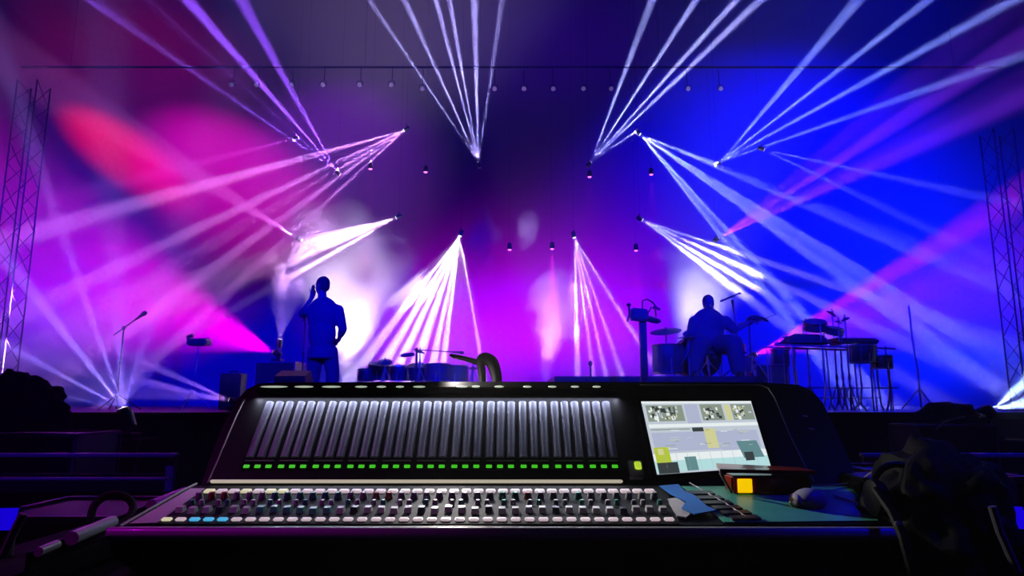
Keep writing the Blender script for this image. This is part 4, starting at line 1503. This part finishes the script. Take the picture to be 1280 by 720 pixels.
# magenta-lit glossy rail at the left of the console
za = .985
pts = [Z(240, 610, za), Z(190, 632, za), Z(150, 650, za), Z(116, 646 + 6, za), Z(75, 671, za), Z(50, 688, za)]
e0, e1 = Z(236, 613, .98), Z(48, 690, .98)
d = (e1 - e0).normalized()
# left side table
r = thing('side_table', ((e0.x + e1.x) / 2 - .1, 1.35, 0), 'narrow black side table with a glossy rounded rail left of the console', 'table')
sdv = Vector((-d.y, d.x, 0)).normalized()
if sdv.x > 0: sdv = -sdv
e0b = e0 + d * .03
MB().prism([e0b + sdv * .012, e1 + sdv * .012, e1 + sdv * .016 - Vector((0, 0, .0)), e0b + sdv * .016], (0, 0, -.03)).build('rail_core', M['conbody'], r)
MB().tube([e0b, e0b.lerp(e1, .33)], .012, n=20).build('glossy_rail', M['lip'], r)
MB().tube([e0b.lerp(e1, .62), e0b.lerp(e1, .85)], .011, n=20).build('glossy_rail', M['lip'], r)
MB().tube([e0b.lerp(e1, .92), e1], .007, n=16).build('glossy_rail', M['lip'], r)
zt_ = .955
MB().box((-.78, 1.35, zt_ - .02), (.13, .72, .03), bev=.004).build('table_top', M['conmatte'], r)
for i in (-.83, -.73):
    for j in (1.02, 1.68):
        MB().cyl((i, j, 0), (i, j, zt_ - .04), .018).build('leg', M['black'], r)

# dark looped cables lying there
o = MB().tube(curve([P(112, 655, 1.3), P(118, 632, 1.32), P(135, 619, 1.34), P(155, 620, 1.35), P(166, 632, 1.35), P(160, 648, 1.33), P(140, 660, 1.3)]), .007, n=10).build('cable_loop', M['cable'], None, loc=P(135, 640, 1.3))
tag(o, 'thick black cable loop standing by the glossy rail left of the console', 'cable')


# blue-lit panels at both edges, their light put in as glow
def bluepanel(px, py, Y, w_, h_, label, yaw, leg_px):
    p = P(px, py, Y)
    r = thing('bluepanel_stand', (p.x, Y, 0), label, 'bluepanel', 'blue panels with added glow')
    R = Matrix.Rotation(yaw, 3, 'Z') @ Matrix.Rotation(-.35, 3, 'X')
    MB().box(p, (w_, .012, h_), R, bev=.004).build('case', M['conbody'], r)
    MB().box(p + R @ Vector((0, -.0065, 0)), (w_ * .88, .002, h_ * .86), R).build('screen', M['blueface'], r)  # blue light on the panel face put in as emission
    MB().cyl(p + Vector((0, .02, 0)), (p.x, Y + .02, .3), .008).build('pole', M['truss'], r)
    tripod(MB(), p.x, Y + .02, 0, .35, .25).build('tripod', M['truss'], r)
    for q in leg_px:
        MB().tube([P(x, y, Y - .1) for x, y in q], .006, n=8).build('support_arm', M['truss'], r)


bluepanel(4, 650, 1.15, .05, .04, 'tablet with blue light put in as glow, at the left edge', .1, [[(29, 642), (16, 668), (3, 696)]])
bluepanel(1261, 648, 1.15, .05, .04, 'tablet with blue light put in as glow, at the right edge', -.1, [[(1240, 633), (1250, 665), (1262, 692), (1272, 715)]])


# crowd barriers between the desk and the stage
def barrier(x0, x1, label):
    Y = 3.8
    za, zb = P(640, 569, Y).z, P(640, 597, Y).z
    r = thing('crowd_barrier', ((x0 + x1) / 2, Y, 0), label, 'barrier', 'crowd barriers')
    MB().box(((x0 + x1) / 2, Y, za), (x1 - x0, .05, .022), bev=.004).build('top_rail', M['rail'], r)
    MB().box(((x0 + x1) / 2, Y - .06, zb), (x1 - x0 - .02, .04, .014), bev=.003).build('lower_rail', M['rail'], r)
    n = max(2, int((x1 - x0) / 1.1) + 1)
    for k in range(n):
        x = x0 + .04 + (x1 - x0 - .08) * k / (n - 1)
        MB().box((x, Y + .02, za / 2), (.05, .03, za - .02), bev=.004).build('post', M['rail'], r)
        MB().box((x, Y + .25, .02), (.06, .8, .03), bev=.004).build('foot', M['rail'], r)
    MB().box(((x0 + x1) / 2, Y + .012, (zb + .1) / 2 + .12), (x1 - x0 - .06, .008, zb - .3)).build('sheet', M['case'], r)


barrier(-3.6, P(222, 570, 3.8).x, 'low steel crowd barrier left of the console')
barrier(P(1076, 570, 3.8).x, 3.6, 'low steel crowd barrier right of the console')
# cases and covered gear between barrier and stage
c = P(95, 650, 2.6)
road_case((c.x, 2.7, 0), (.5, .5, P(60, 650, 2.45).z), 'dark road case behind the left tablet stand')
c = P(1175, 610, 2.6)
road_case((c.x, 2.7, 0), (.42, .5, P(1180, 600, 2.45).z), 'dark road case behind the soft bag at the right')
c = P(28, 520, 5.6)
road_case((c.x, 5.7, 0), (1.15, .6, .93), 'wide dark case before the stage at the far left')
r = lump('covered_gear', (c.x - .12, 5.7, .95), (.36, .3, .30), 'lumpy black covered gear piled on the wide case at the far left', 'covered gear', M['cloth'], 9, .3)
p = P(1175, 525, 7.0)
road_case((p.x, 7.0, 0), (.75, .5, .95), 'dark case before the stage at the far right')
r = lump('covered_gear', (p.x + .1, 7.0, .97), (.30, .2, .13), 'low black covered hump on the case at the far right', 'covered gear', M['cloth'], 2, .25)
MB().tube([P(1170, 538, 6.7), P(1180, 528, 6.72), P(1196, 523, 6.75), P(1206, 521, 6.8)], .012, n=8).build('cord', M['legm'], r)
